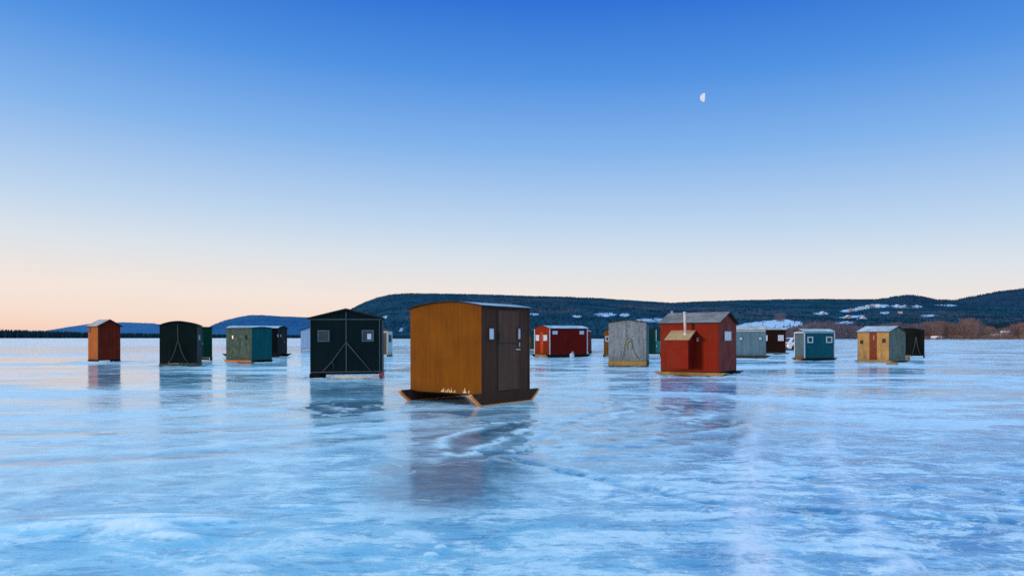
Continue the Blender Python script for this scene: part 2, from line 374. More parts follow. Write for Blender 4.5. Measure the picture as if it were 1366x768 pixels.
    crust = m.math('MULTIPLY', m.mapr(crust, .545, .575), m.math('MULTIPLY', m.math('ADD', .25, m.math('MULTIPLY', ch, .75)), calm))
    frost = m.math('MAXIMUM', frost, m.math('MULTIPLY', crust, .8))
    sheet = m.noise(m.scaled(o, (.11, .34, 1), (5, 1, 0)), 1, 8, .66, .9)
    far = m.mapr(dist, 7, 16, 0, 1)
    frost = m.math('MULTIPLY', frost, m.math('SUBTRACT', 1.0, m.math('MULTIPLY', far, m.mapr(sheet, .50, .42, 0, .85))))
    frost = m.math('MAXIMUM', frost, m.math('MULTIPLY', far, m.mapr(sheet, .515, .545)))  # white distant bands: horizon sheen put into the frost colour
    frost = m.math('MULTIPLY', frost, m.math('SUBTRACT', 1.0, m.math('MULTIPLY', gl, .92)))
    frost = m.math('MULTIPLY', frost, m.math('ADD', .7, m.math('MULTIPLY', ch, .3)))
    frost = m.math('MAXIMUM', frost, sn)
    pale = m.mix(m.mapr(mid, .38, .62), (.22, .54, .74, 1), (.46, .77, .90, 1))
    blue = m.mix(m.mapr(mid, .38, .62), (.055, .27, .54, 1), (.17, .47, .76, 1))
    ice_c = m.mix(ch, pale, blue)  # paler at left: the bright sky's reflection put into the ice colour
    ice_c = m.mix(m.math('MULTIPLY', m.mapr(lines, .54, .58), m.math('ADD', .45, m.math('MULTIPLY', ch, .4))), ice_c, (.03, .17, .38, 1))
    ice_c = m.mix(m.math('MULTIPLY', gl, .88), ice_c, (.085, .19, .29, 1))
    snow_c = m.mix(m.mapr(fine, .35, .65), (.70, .84, .94, 1), (.93, .96, .98, 1))
    snow_c = m.mix(m.math('MULTIPLY', ch, .75), snow_c, m.mix(m.mapr(fine, .35, .65), (.46, .66, .88, 1), (.78, .88, .97, 1)))
    c = m.mix(frost, ice_c, snow_c)
    c = m.mix(m.math('MULTIPLY', m.mapr(ridge, .0, .022, 1, 0), m.math('ADD', .15, m.math('MULTIPLY', ch, .45))), c, (.86, .90, .94, 1))
    c = m.mix(m.math('MULTIPLY', m.mapr(pit, .60, .70), m.math('MULTIPLY', .45, m.math('SUBTRACT', 1.0, gl))), c, (.12, .30, .50, 1))
    li2 = m.math('MULTIPLY', li, m.mapr(m.math('ADD', m.math('MULTIPLY', fine, .6), m.math('MULTIPLY', crust0, .5)), .45, .57))
    li2 = m.math('MULTIPLY', li2, m.mapr(pit, .40, .52, .35, 1))
    c = m.mix(m.math('MULTIPLY', li2, .9), c, (.92, .84, .95, 1))
    c = m.mix(m.math('MULTIPLY', dk_, .85), c, (.045, .13, .20, 1))
    vo = m.n('ShaderNodeTexVoronoi', feature='DISTANCE_TO_EDGE'); vo.inputs['Scale'].default_value = .55
    nz = m.n('ShaderNodeTexNoise'); nz.inputs['Scale'].default_value = .9; nz.inputs['Detail'].default_value = 6; m.l(o, nz.inputs['Vector'])
    wadd = m.n('ShaderNodeVectorMath', operation='MULTIPLY_ADD'); m.l(nz.outputs['Color'], wadd.inputs[0]); wadd.inputs[1].default_value = (1.6, 1.6, 0); m.l(o, wadd.inputs[2])
    m.l(wadd.outputs[0], vo.inputs['Vector'])
    crack = m.math('MULTIPLY', m.mapr(vo.outputs['Distance'], .004, .012, 1, 0), m.mapr(mid, .52, .6))
    c = m.mix(m.math('MULTIPLY', crack, .6), c, (.88, .93, .96, 1))
    rough = m.math('ADD', m.mapr(frost, 0, 1, .085, .45, False), m.math('MULTIPLY', gl, -.03))
    rough = m.math('ADD', rough, m.math('MULTIPLY', fine, .06))
    hb = m.math('ADD', m.math('MULTIPLY', fine, .8), m.math('MULTIPLY', pit, .5))
    hb = m.math('ADD', hb, m.math('MULTIPLY', mid, 1.0))
    hb = m.math('ADD', hb, m.math('MULTIPLY', lines, .9))
    hb = m.math('ADD', hb, m.math('MULTIPLY', frost, .6))
    st = m.math('DIVIDE', 1.7, m.math('ADD', dist, .5))
    st = m.math('MULTIPLY', st, m.math('ADD', .7, m.math('MULTIPLY', ch, .3)))
    st = m.math('MULTIPLY', st, m.math('SUBTRACT', 1.0, m.math('MULTIPLY', gl, .82)))
    b = m.bsdf(c, rough, .5, m.bump(hb, st, .03), ior=1.36)
    o_ = np_mesh('frozen_lake', v, f, m.m, {'bare': dark.ravel(), 'chop': rough_side.ravel(), 'snow': snow.ravel(), 'glaze': glaze.ravel(), 'lilac': lilac.ravel()})
    tag(o_, kind='structure')
build_ice()

# ------------------------------------------------------------------ shared materials
M = {}
M['pane_pale'] = plain('pale_pane', (.58, .66, .76, 1), .12, .6, .06)
M['pane_dark'] = plain('dark_pane', (.03, .05, .06, 1), .12, .3, .1)
M['pane_sky'] = plain('frosted_pane', (.42, .52, .6, 1), .15, .6, .2)
M['white'] = plain('white_trim_paint', (.60, .65, .70, 1), .55, .25, .08)
M['greytrim'] = plain('grey_green_trim', (.075, .115, .115, 1), .6, .25, .2)
M['dark'] = plain('dark_timber', (.012, .012, .012, 1), .85, .05, .35, 9)
M['darkframe'] = plain('dark_frame', (.035, .03, .025, 1), .7, .2, .3)
M['roofedge'] = plain('dark_roof_edge', (.03, .028, .026, 1), .8, .1, .3, 8)
M['metal'] = plain('worn_steel', (.45, .45, .44, 1), .35, .5, .15, 14, .7)
M['rope'] = plain('weathered_rope', (.11, .115, .10, 1), .9, .1, .3, 30)
M['rawwood'] = wood('raw_lumber', (.48, .34, .17, 1), .3, 6, 0, .1)
M['yellowwood'] = wood('yellowed_lumber', (.52, .36, .10, 1), .35, 6, 0, .2)
M['orangewood'] = wood('orange_lumber', (.72, .30, .10, 1), .3, 6, 0, .1)
M['redpaint_small'] = plain('red_runner_paint', (.4, .06, .05, 1), .6, .2, .2)

# ------------------------------------------------------------------ fishing huts
class Hut:
    """near corner (X, D), yaw th, left face A of width a, right face B of width b; local frame: A at y=-b/2, B at x=+a/2"""
    def __init__(s, name, label, corner, th, a, b, group='ice fishing huts on the frozen lake'):
        s.a, s.b, s.th = a, b, R(th); s.C = Vector((corner[0], corner[1], 0))
        s.ux = Vector((math.cos(s.th), -math.sin(s.th), 0)); s.uy = Vector((math.sin(s.th), math.cos(s.th), 0))
        loc = s.C - s.ux * a / 2 + s.uy * b / 2
        s.root = tag(empty(name, loc, -s.th), label, 'fishing hut', group)
        s.lean(random.uniform(-.006, .006), random.uniform(-.006, .006))
    def lean(s, rx, ry): s.root.rotation_euler.x = rx; s.root.rotation_euler.y = ry
    def on(s, face, px, py):
        """surveyed point on a face -> (distance along the face from its left end, height)"""
        k = (px - CX) / F
        if face == 'A':
            d = (s.C.x - k * s.C.y) / (math.cos(s.th) + k * math.sin(s.th)); p = s.C - s.ux * d; u = s.a - d
        else:
            d = (k * s.C.y - s.C.x) / (math.sin(s.th) - k * math.cos(s.th)); p = s.C + s.uy * d; u = d
        return u, CAMH + (HY - py) / F * p.y
    def fbox(s, mb, face, u0, u1, z0, z1, o0, o1, mi=0):
        if face == 'A': mb.box(-s.a / 2 + u0, -s.a / 2 + u1, -s.b / 2 - o1, -s.b / 2 - o0, z0, z1, mi)
        else: mb.box(s.a / 2 + o0, s.a / 2 + o1, -s.b / 2 + u0, -s.b / 2 + u1, z0, z1, mi)
        return mb
    def fpt(s, face, u, z, o):
        return (-s.a / 2 + u, -s.b / 2 - o, z) if face == 'A' else (s.a / 2 + o, -s.b / 2 + u, z)
    def profile(s, w, z0, eave, rise, kind, n=14):
        if kind == 'gable': top = [(w / 2, eave), (0, eave + rise), (-w / 2, eave)]
        elif kind == 'shed': top = [(w / 2, eave), (-w / 2, eave + rise)]
        else: top = [(w / 2 * math.cos(math.pi * i / n) if False else w / 2 - w * i / n, eave + rise * (1 - ((i / n) * 2 - 1) ** 2)) for i in range(n + 1)]
        return [(-w / 2, z0), (w / 2, z0)] + top
    def shell(s, z0, eave, rise, kind, axis, mA, mB, mR, ov=.08, thick=.05, ove=None, edge=None):
        w = s.a if axis == 'y' else s.b; L = s.b if axis == 'y' else s.a
        s.z0, s.eave = z0, eave
        prof = s.profile(w, z0, eave, rise, kind)
        mb = MB(); n = len(prof)
        if axis == 'y': mb.prism(prof, 'y', -L / 2, L / 2, 0, (lambda i: 1 if i == 1 else 0), (0, 0))
        else: mb.prism(prof, 'x', -L / 2, L / 2, 0, (lambda i: 0), (0, 1))
        s.wall = mb.build('wall', [mA, mB], s.root)
        # roof sheet
        top = prof[2:]; e = ov if ove is None else ove
        def ext(p, q):                                  # lengthen the edge p->q beyond p
            d = Vector((p[0] - q[0], p[1] - q[1])).normalized(); return (p[0] + d.x * e, p[1] + d.y * e)
        low = [ext(top[0], top[1])] + top[1:-1] + [ext(top[-1], top[-2])]
        low = [(h, z + .004) for h, z in low]
        up = [(h, z + thick) for h, z in low]
        poly = low + up[::-1]
        mb = MB(); k = len(low)
        P = (lambda h, z, t: (h, t, z)) if axis == 'y' else (lambda h, z, t: (t, h, z))
        for i in range(k - 1):
            q = [low[i], low[i + 1], up[i + 1], up[i]]
            v = [P(h, z, -L / 2 - ov) for h, z in q] + [P(h, z, L / 2 + ov) for h, z in q]
            f = [(0, 1, 5, 4), (2, 3, 7, 6), (0, 3, 2, 1), (4, 5, 6, 7)]
            if i == 0: f.append((0, 4, 7, 3))
            if i == k - 2: f.append((1, 2, 6, 5))
            for q_, fc in enumerate(f): mb.f.append(tuple(len(mb.v) + i_ for i_ in fc)); mb.mi.append(0 if q_ == 1 else 1)
            mb.v += v
        s.roof = mb.build('roof', [mR, edge or M['roofedge']], s.root, smooth=False)
        bm = bmesh.new(); bm.from_mesh(s.roof.data); bmesh.ops.remove_doubles(bm, verts=bm.verts, dist=1e-5); bmesh.ops.recalc_face_normals(bm, faces=bm.faces); bm.to_mesh(s.roof.data); bm.free()
        # floor frame under the walls
        return s
    def runners(s, axis, h, over, mat, shoe=None, thick=.09, inset=0.0, lift=.5, offs=(0, 0), mats=(None, None)):
        """two sled runners along an axis, tips cut up at both ends"""
        L = (s.b if axis == 'y' else s.a) / 2; half = (s.a if axis == 'y' else s.b) / 2
        for k, sd in enumerate((-1, 1)):
            p = sd * (half - inset) + offs[k]
            thk = thick[k] if isinstance(thick, tuple) else thick
            t0, t1 = (p - thk + .02, p + .02) if sd > 0 else (p - .02, p + thk - .02)
            prof = [(-L - over, h), (-L - over + h * lift * .3, h * .72), (-L - over + h * lift * 1.35, 0.02), (L + over - h * lift * 1.35, 0.02), (L + over - h * lift * .3, h * .72), (L + over, h)]
            mb = MB(); mb.prism(prof, 'x' if axis == 'y' else 'y', t0, t1)
            rn = mb.build('runner', mats[k] or mat, s.root, bevel=.006)
            if shoe is not None:
                q = prof; off = .05
                mb = MB()
                for (h0, z0), (h1, z1) in zip(q[:-1], q[1:]):
                    d = Vector((h1 - h0, z1 - z0)).normalized(); nn = Vector((d.y, -d.x)) * off
                    pr = [(h0, z0), (h1, z1), (h1 + nn.x, z1 + nn.y), (h0 + nn.x, z0 + nn.y)]
                    mb.prism(pr, 'x' if axis == 'y' else 'y', t0 - .004, t1 + .004)
                mb.build('runner_shoe', shoe, rn)
    def window(s, face, px0, py0, px1, py1, fm, pm, fw=.045, proud=.03):
        u0, za = s.on(face, px0, py0); u1, zb = s.on(face, px1, py1); z0, z1 = min(za, zb), max(za, zb)
        return s.window_uz(face, u0, u1, z0, z1, fm, pm, fw, proud)
    def window_uz(s, face, u0, u1, z0, z1, fm, pm, fw=.045, proud=.03):
        mb = MB()
        for q in ((u0, u1, z0, z0 + fw), (u0, u1, z1 - fw, z1), (u0, u0 + fw, z0 + fw, z1 - fw), (u1 - fw, u1, z0 + fw, z1 - fw)):
            s.fbox(mb, face, *q, -.01, proud)
        w = mb.build('window', fm, s.root)
        mb = MB(); s.fbox(mb, face, u0 + fw, u1 - fw, z0 + fw, z1 - fw, -.008, .008); mb.build('pane', pm, w)
        return w
    def board(s, name, face, u0, u1, z0, z1, mat, proud=.02, parent=None, bevel=0):
        mb = MB(); s.fbox(mb, face, u0, u1, z0, z1, -.01, proud); return mb.build(name, mat, parent or s.root, bevel)
    def floor(s, mat, h=.08, out=0.0):
        mb = MB(); mb.box(-s.a / 2 - out + .01, s.a / 2 + out - .01, -s.b / 2 - out + .01, s.b / 2 + out - .01, s.z0 - h, s.z0 - .003)
        return mb.build('floor_frame', mat, s.root)
    def rope(s, face, pts, r=.012, mat=None, name='tow_rope'):
        mb = MB()
        for line in pts: mb.tube([s.fpt(face, u, z, .03) for u, z in line], r, 5)
        return mb.build(name, mat or M['rope'], s.root, smooth=True)
    def handle(s, door, face, u, z, mat=None):
        mb = MB(); mb.tube([s.fpt(face, u, z, .03), s.fpt(face, u, z, .075)], .016, 6)
        mb.tube([s.fpt(face, u, z - .05, .075), s.fpt(face, u, z + .05, .075)], .014, 6)
        return mb.build('handle', mat or M['metal'], door)

# --- 1 brown hut in front
h = Hut('fishing_hut', 'large golden brown hut with arched roof on sled runners nearest in front', (-.67, 15.0), 38, 2.24, 1.77)
def brown_front():
    m = NT('golden_brown_plywood'); o = m.obj()
    g = m.noise(m.scaled(o, (9, 9, .5)), 1, 6, .65); g2 = m.noise(m.scaled(o, (50, 50, 1.5)), 1, 3, .6); bl = m.noise(o, 1.3, 5, .6, .3)
    v = m.math('ADD', m.math('MULTIPLY', g, .45), m.math('ADD', m.math('MULTIPLY', g2, .2), m.math('MULTIPLY', bl, .5)))
    c = m.mix(m.mapr(v, .36, .80, smooth=False), (.118, .036, .002, 1), (.26, .086, .003, 1))
    sep = m.n('ShaderNodeSeparateXYZ'); m.l(o, sep.inputs[0])
    for xs in (-.46, .31):                                          # plywood joints
        d = m.math('ABSOLUTE', m.math('SUBTRACT', sep.outputs[0], xs)); c = m.mix(m.math('MULTIPLY', m.math('LESS_THAN', d, .004), .6), c, (.05, .02, .005, 1))
    d = m.math('ABSOLUTE', m.math('SUBTRACT', sep.outputs[2], 1.42)); c = m.mix(m.math('MULTIPLY', m.math('LESS_THAN', d, .003), .35), c, (.05, .02, .005, 1))
    # flaked paint showing cream wood along the foot
    sp_ = m.noise(m.scaled(o, (17, 17, 1)), 1, 5, .8)
    gate = m.math('MAXIMUM', m.math('MULTIPLY', m.math('GREATER_THAN', sep.outputs[0], -.12), m.math('LESS_THAN', sep.outputs[0], .36)), m.math('MULTIPLY', m.math('GREATER_THAN', sep.outputs[0], .55), m.math('LESS_THAN', sep.outputs[0], .86)))
    lim = m.mapr(sp_, .42, .74, .245, .44, False)
    pk = m.math('MULTIPLY', gate, m.math('LESS_THAN', sep.outputs[2], lim))
    pk = m.math('MULTIPLY', pk, m.math('GREATER_THAN', m.noise(m.scaled(o, (16, 16, 9)), 1, 3), .44))
    pk = m.math('MULTIPLY', pk, m.math('GREATER_THAN', sep.outputs[2], .262))
    c = m.mix(pk, c, (.85, .62, .30, 1))
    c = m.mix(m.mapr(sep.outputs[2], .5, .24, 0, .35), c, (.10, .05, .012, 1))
    c = m.mix(pk, c, (.85, .62, .30, 1))
    m.bsdf(c, .6, .06, m.bump(m.math('ADD', g, m.math('MULTIPLY', g2, .5)), .3, .01)); return m.m
MB1 = wood('shaded_brown_boards', (.11, .040, .022, 1), .4, 12, .0, .25, .55, .3)  # side boards darker than the front, their shade put into the colour
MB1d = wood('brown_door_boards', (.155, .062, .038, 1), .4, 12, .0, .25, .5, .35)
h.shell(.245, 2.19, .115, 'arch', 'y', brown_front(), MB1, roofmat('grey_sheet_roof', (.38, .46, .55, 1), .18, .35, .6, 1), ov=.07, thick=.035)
h.runners('y', .275, .34, wood('dark_runner_plank', (.10, .042, .024, 1), .3, 8, 0, .1), wood('bright_orange_runner_edge', (.92, .36, .12, 1), .15, 6, 0, 0), thick=.07, lift=.85)
h.floor(M['dark'], .03)
u0, z0 = h.on('B', 664, 458); u1, _ = h.on('B', 691, 458)
d = h.board('door', 'B', u0, u1, .30, 2.13, MB1d, .022, bevel=.005)
h.board('door_gap', 'B', u0 - .03, u0 - .001, .30, 2.13, M['darkframe'], .004)
h.board('rail', 'B', u0, u1, z0 - .012, z0 + .012, M['darkframe'], .026, d)
h.board('hinge_strip', 'B', u0 - .002, u0 + .035, 1.43, 1.62, M['darkframe'], .03, d)
h.window('B', 651.5, 437, 659.5, 454, MB1, M['pane_pale'], .02, .02)
h.window('B', 688.5, 437, 695, 453.5, MB1, M['pane_pale'], .02, .036)
uh, zh = h.on('B', 690.5, 459.5); h.handle(d, 'B', uh - .02, zh)
h.board('corner_trim', 'B', 1.77 - .05, 1.77, .27, 2.17, MB1, .012)
# padlock hasp
h.board('hasp', 'B', uh - .09, uh + .07, zh - .13, zh - .1, M['metal'], .03, d)

# --- 2 black hut with pale trim
h = Hut('fishing_hut', 'black gabled hut with thin grey trim, two small square windows and a tow rope', (-4.80, 25.2), -8.5, 2.56, 1.85)
MB2 = wood('black_green_boards', (.003, .013, .014, 1), .4, 9, 0, .2, .5, .3)
h.shell(.22, 2.2, .32, 'gable', 'y', MB2, MB2, roofmat('black_tarpaper_roof', (.004, .005, .006, 1), 0, .9, .05), ov=.10, thick=.05, ove=.10)
h.runners('y', .20, .1, M['dark'], None, thick=(.36, .12), lift=.3, mats=(None, M['redpaint_small']))
h.floor(M['dark'], .06)
A = h.a
for name, q in (('eave_trim', (0.0, A, 2.155, 2.185)), ('sill_trim', (.02, A - .02, .235, .265)), ('center_trim', (A / 2 - .015, A / 2 + .015, .266, 2.154)), ('corner_trim', (A - .09, A - .065, .266, 2.154)), ('corner_trim', (.0, .022, .266, 2.154))):
    h.board(name, 'A', *q, M['greytrim'], .02)
h.board('gable_trim', 'A', A / 2 - .014, A / 2 + .014, 2.186, 2.46, M['greytrim'], .02)
h.window('A', 424, 440, 440, 455.5, M['greytrim'], M['pane_dark'], .05, .03)
w = h.window('A', 483, 440, 499, 455.5, M['greytrim'], M['pane_dark'], .05, .03)
ua, za = h.on('A', 490.2, 452.5); ub, zb = h.on('A', 495.5, 445)
h.board('note', 'A', ua, ub, za, zb, M['pane_pale'], .012, w)
ua, za = h.on('A', 462, 456)
g = h.rope('A', [[(ua, za), (h.on('A', 443, 482)[0], h.on('A', 443, 482)[1]), (h.on('A', 430, 494)[0], .25)],
             [(ua, za), (h.on('A', 478, 475)[0], h.on('A', 478, 475)[1]), (h.on('A', 497, 496)[0], .2)],
             [h.on('A', 443, 482), h.on('A', 445.5, 487), h.on('A', 444.8, 495)]], .014)

# --- 3 red hut far left
h = Hut('fishing_hut', 'narrow red gabled hut with a sunlit orange left side, leftmost of all', (-24.68, 40.7), 40, 1.58, 1.24)
h.shell(.17, 2.2, .36, 'gable', 'x', wood('sunlit_orange_boards', (.50, .155, .035, 1), .25, 7, .2, .2), wood('shaded_front_boards', (.20, .022, .010, 1), .4, 7, .2, .25), roofmat('pale_metal_roof', (.5, .45, .42, 1), .15), ov=.13, thick=.035, ove=.13)  # orange left face, darker red front: sun and shade put into the colours
h.runners('x', .13, .08, M['dark'], None, thick=.06, lift=1.0)
h.floor(M['dark'], .05)
h.board('corner_trim', 'B', 0, .06, .18, 2.15, M['darkframe'], .015)
h.window('A', 118.6, 437, 121.4, 443, M['darkframe'], M['pane_dark'], .03, .02)

# --- 4 black arched hut
h = Hut('fishing_hut', 'black arched hut with forked tow rope on its front and pale timber sill', (-16.37, 35.5), -17, 1.765, 1.7)
MB4 = wood('black_painted_boards', (.008, .016, .012, 1), .5, 8, 0, .25, .6, .25)
h.shell(.16, 2.12, .20, 'arch', 'y', MB4, wood('dark_grey_boards', (.06, .065, .065, 1), .5, 6), roofmat('black_felt_roof', (.005, .006, .006, 1), 0, .9, .05), ov=.06, thick=.03)
h.runners('y', .15, .04, wood('greenish_skid', (.16, .15, .09, 1), .4, 8), None, thick=.09, lift=.4)
h.board('sill_plank', 'A', .03, h.a - .03, .02, .15, wood('greenish_plank', (.2, .19, .1, 1), .4, 6), .03)
h.window('B', 264, 446, 267, 454, M['greytrim'], M['pane_sky'], .03, .02)
c0 = h.on('A', 237, 433); c1 = h.on('A', 237.5, 453)
h.rope('A', [[c0, c1], [c1, h.on('A', 233, 469), h.on('A', 229, 478), h.on('A', 223, 486)], [c1, h.on('A', 242, 469), h.on('A', 246, 477), h.on('A', 252, 486)]], .016)

# --- 5 green hut behind 4
h = Hut('fishing_hut', 'dark green hut half hidden behind the black arched hut', (-19.5, 44.3), -22, 1.9, 1.7)
h.shell(.2, 2.12, .04, 'shed', 'y', wood('dark_green_boards', (.003, .05, .026, 1), .35, 7, .25), wood('green_side_boards', (.010, .05, .032, 1), .3), roofmat('dark_green_roof', (.02, .04, .035, 1)), ov=.05)
h.runners('y', .2, .08, wood('mossy_skid', (.11, .1, .05, 1), .4), None, thick=.12, lift=.5)
h.board('sill_plank', 'A', .15, h.a - .12, .04, .19, wood('mossy_plank', (.13, .11, .05, 1), .4), .03)
dd = h.board('door', 'A', .85, 1.45, .25, 2.0, wood('green_door_boards', (.012, .075, .05, 1), .3, 7), .02); h.handle(dd, 'A', 1.38, 1.1)

# --- 6 weathered teal hut
h = Hut('fishing_hut', 'low hut with blotchy green weathered plywood front and smooth teal right side', (-15.29, 40.1), 25, 2.05, 1.61)
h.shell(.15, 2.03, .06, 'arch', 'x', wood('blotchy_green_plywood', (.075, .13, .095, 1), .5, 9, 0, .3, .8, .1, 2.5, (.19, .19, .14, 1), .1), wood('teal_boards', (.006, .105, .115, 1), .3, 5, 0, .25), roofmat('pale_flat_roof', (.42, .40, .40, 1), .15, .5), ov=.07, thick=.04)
h.runners('x', .15, .13, M['dark'], None, thick=.1, lift=.9)
h.board('sill_plank', 'A', -.05, h.a + .02, .03, .15, M['orangewood'], .06)
h.window('A', 309.2, 447, 311.6, 452, M['greytrim'], M['pane_sky'], .02, .02); h.window('A', 327.4, 447, 329.8, 453, M['darkframe'], M['dark'], .03, .02)
h.root.children[0].name = 'wall'

# --- 7 long black hut behind 6
h = Hut('fishing_hut', 'long black hut with pale flat roof edge standing behind the teal hut', (-17.85, 52.0), 3, 3.95, 1.9)
h.shell(.25, 2.2, .16, 'arch', 'x', wood('black_long_boards', (.004, .006, .009, 1), .4, 7), wood('black_end_boards', (.02, .024, .026, 1), .4, 7), roofmat('frosted_metal_roof', (.5, .62, .74, 1), .2, .4), ov=.06, thick=.035)
h.runners('x', .24, .38, M['dark'], None, thick=.12, lift=1.1)
h.window('B', 369.6, 445, 371.4, 450, M['darkframe'], M['pane_pale'], .05, .02); h.window('B', 373.6, 445, 375.2, 450, M['darkframe'], M['pane_pale'], .05, .02)
dd = h.board('door', 'B', .75, 1.25, .3, 2.1, wood('black_door', (.03, .032, .034, 1), .4), .02); h.handle(dd, 'B', 1.18, 1.15)

# --- 8 pale hut far behind 2
h = Hut('fishing_hut', 'pale blue white hut with reddish roof edge far behind the black gabled hut', (-21.2, 76.5), -17, 2.35, 2.2)
h.shell(.12, 2.25, .4, 'gable', 'y', wood('pale_blue_boards', (.55, .66, .84, 1), .12, 5, .25, .15), wood('pale_side_boards', (.5, .6, .78, 1), .12), roofmat('reddish_roof', (.25, .12, .12, 1)), ov=.12, thick=.09)
h.runners('y', .11, .2, M['white'], None, thick=.15, lift=.6)
dd = h.board('door', 'A', 1.35, 2.0, .2, 1.95, M['white'], .02); h.handle(dd, 'A', 1.42, 1.1)

# --- 9 small white-and-dark hut behind the right edge of 2
h = Hut('fishing_hut', 'small pale grey hut with dark door peeking out right of the black gabled hut', (-9.65, 53.0), 30, 1.35, .56)
h.shell(.14, 2.0, .06, 'shed', 'y', wood('pale_grey_boards', (.42, .5, .5, 1), .25, 6), wood('pale_white_boards', (.5, .6, .62, 1), .2, 6), roofmat('dark_thin_roof', (.03, .035, .04, 1)), ov=.05, thick=.09)
h.runners('y', .13, .06, M['dark'], None, thick=.1, lift=.5)
dd = h.board('door', 'A', .85, 1.22, .2, 1.85, wood('brown_grey_door', (.10, .09, .07, 1), .3), .02); h.handle(dd, 'A', .9, 1.05)
h.window_uz('B', .12, .42, 1.15, 1.7, M['darkframe'], M['pane_dark'], .04, .02)

# --- 10 red cabin with orange end
h = Hut('fishing_hut', 'long red cabin with orange arched end, white corner trim and small white windows', (2.76, 50.4), 60, 2.09, 3.48)
RED = wood('barn_red_boards', (.20, .011, .008, 1), .28, 6, .22, .15)  # long side darker than the end, its shade put into the red
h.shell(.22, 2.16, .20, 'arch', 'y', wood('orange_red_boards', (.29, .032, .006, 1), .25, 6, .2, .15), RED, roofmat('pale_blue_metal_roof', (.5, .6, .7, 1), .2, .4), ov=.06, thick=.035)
h.runners('y', .22, .28, M['dark'], None, thick=.1, lift=.9)
h.board('sill_plank', 'A', .12, h.a - .14, .05, .21, M['yellowwood'], .04)
h.board('corner_trim', 'B', 0, .07, .23, 2.14, M['white'], .02); h.board('corner_trim', 'B', h.b - .07, h.b, .23, 2.14, M['white'], .02); h.board('corner_trim', 'A', 0, .08, .23, 2.14, M['white'], .02)
h.window('A', 714.8, 446.5, 719.6, 454.2, M['white'], M['pane_pale'], .04, .03); h.window('A', 725, 446.5, 730, 454.2, M['white'], M['pane_pale'], .04, .03)
h.window('B', 737, 441.2, 743.6, 445.8, M['white'], M['pane_pale'], .03, .03); h.window('B', 773, 441.2, 778.8, 445.8, M['white'], M['pane_pale'], .03, .03)
dd = h.board('door', 'A', h.a * .42, h.a * .62, .3, 1.9, wood('orange_door', (.5, .07, .022, 1), .25, 8), .02); h.handle(dd, 'A', h.a * .6, 1.05)

# --- 10b dark red hut behind it
h = Hut('fishing_hut', 'dark red arched hut mostly hidden behind the long red cabin', (7.1, 62.5), 12, 1.9, 1.9)
h.shell(.2, 2.0, .2, 'arch', 'y', wood('dim_red_boards', (.17, .02, .024, 1), .3, 6, .2), wood('dim_red_side', (.15, .02, .022, 1), .3), roofmat('pale_arch_roof', (.55, .62, .68, 1)), ov=.06, thick=.05)
h.runners('y', .2, .3, M['dark'], None, thick=.12, lift=.9)
dd = h.board('door', 'A', 1.15, 1.7, .25, 1.9, wood('dim_red_door', (.14, .018, .02, 1), .3), .02); h.handle(dd, 'A', 1.22, 1.05)

# --- 11 dark teal hut behind the brown hut's right edge
h = Hut('fishing_hut', 'dark teal hut with pale roof edge glimpsed between brown hut and red cabin', (2.6, 75.0), 5, 2.2, 1.9)
h.shell(.2, 1.9, .05, 'shed', 'y', wood('deep_teal_boards', (.010, .07, .075, 1), .3, 6), wood('deep_teal_side', (.01, .05, .06, 1), .3), roofmat('pale_thin_roof', (.5, .6, .68, 1)), ov=.06, thick=.06)
h.runners('y', .2, .2, M['dark'], None, thick=.12, lift=.7)
dd = h.board('door', 'A', 1.0, 1.62, .25, 1.55, wood('rusty_orange_door', (.3, .13, .04, 1), .3), .02); h.handle(dd, 'A', 1.08, .95)

# --- 12 orange-brown hut left of the grey hut
h = Hut('fishing_hut', 'orange brown arched hut with white framed window half behind the grey hut', (8.83, 52.0), 18, 1.85, 1.6)
h.shell(.2, 1.95, .28, 'arch', 'y', wood('orange_brown_boards', (.36, .13, .025, 1), .35, 7, .2), wood('brown_side_boards', (.2, .08, .03, 1), .3), roofmat('dark_brown_roof', (.05, .035, .03, 1)), ov=.07, thick=.04)
h.runners('y', .2, .3, M['dark'], M['redpaint_small'], thick=.1, lift=.9)
h.board('sill_plank', 'A', .08, h.a - .1, .05, .19, M['rawwood'], .03)
h.window('A', 807.6, 448, 813, 455.4, M['white'], wood('rust_pane', (.3, .06, .03, 1), .2), .08, .03)

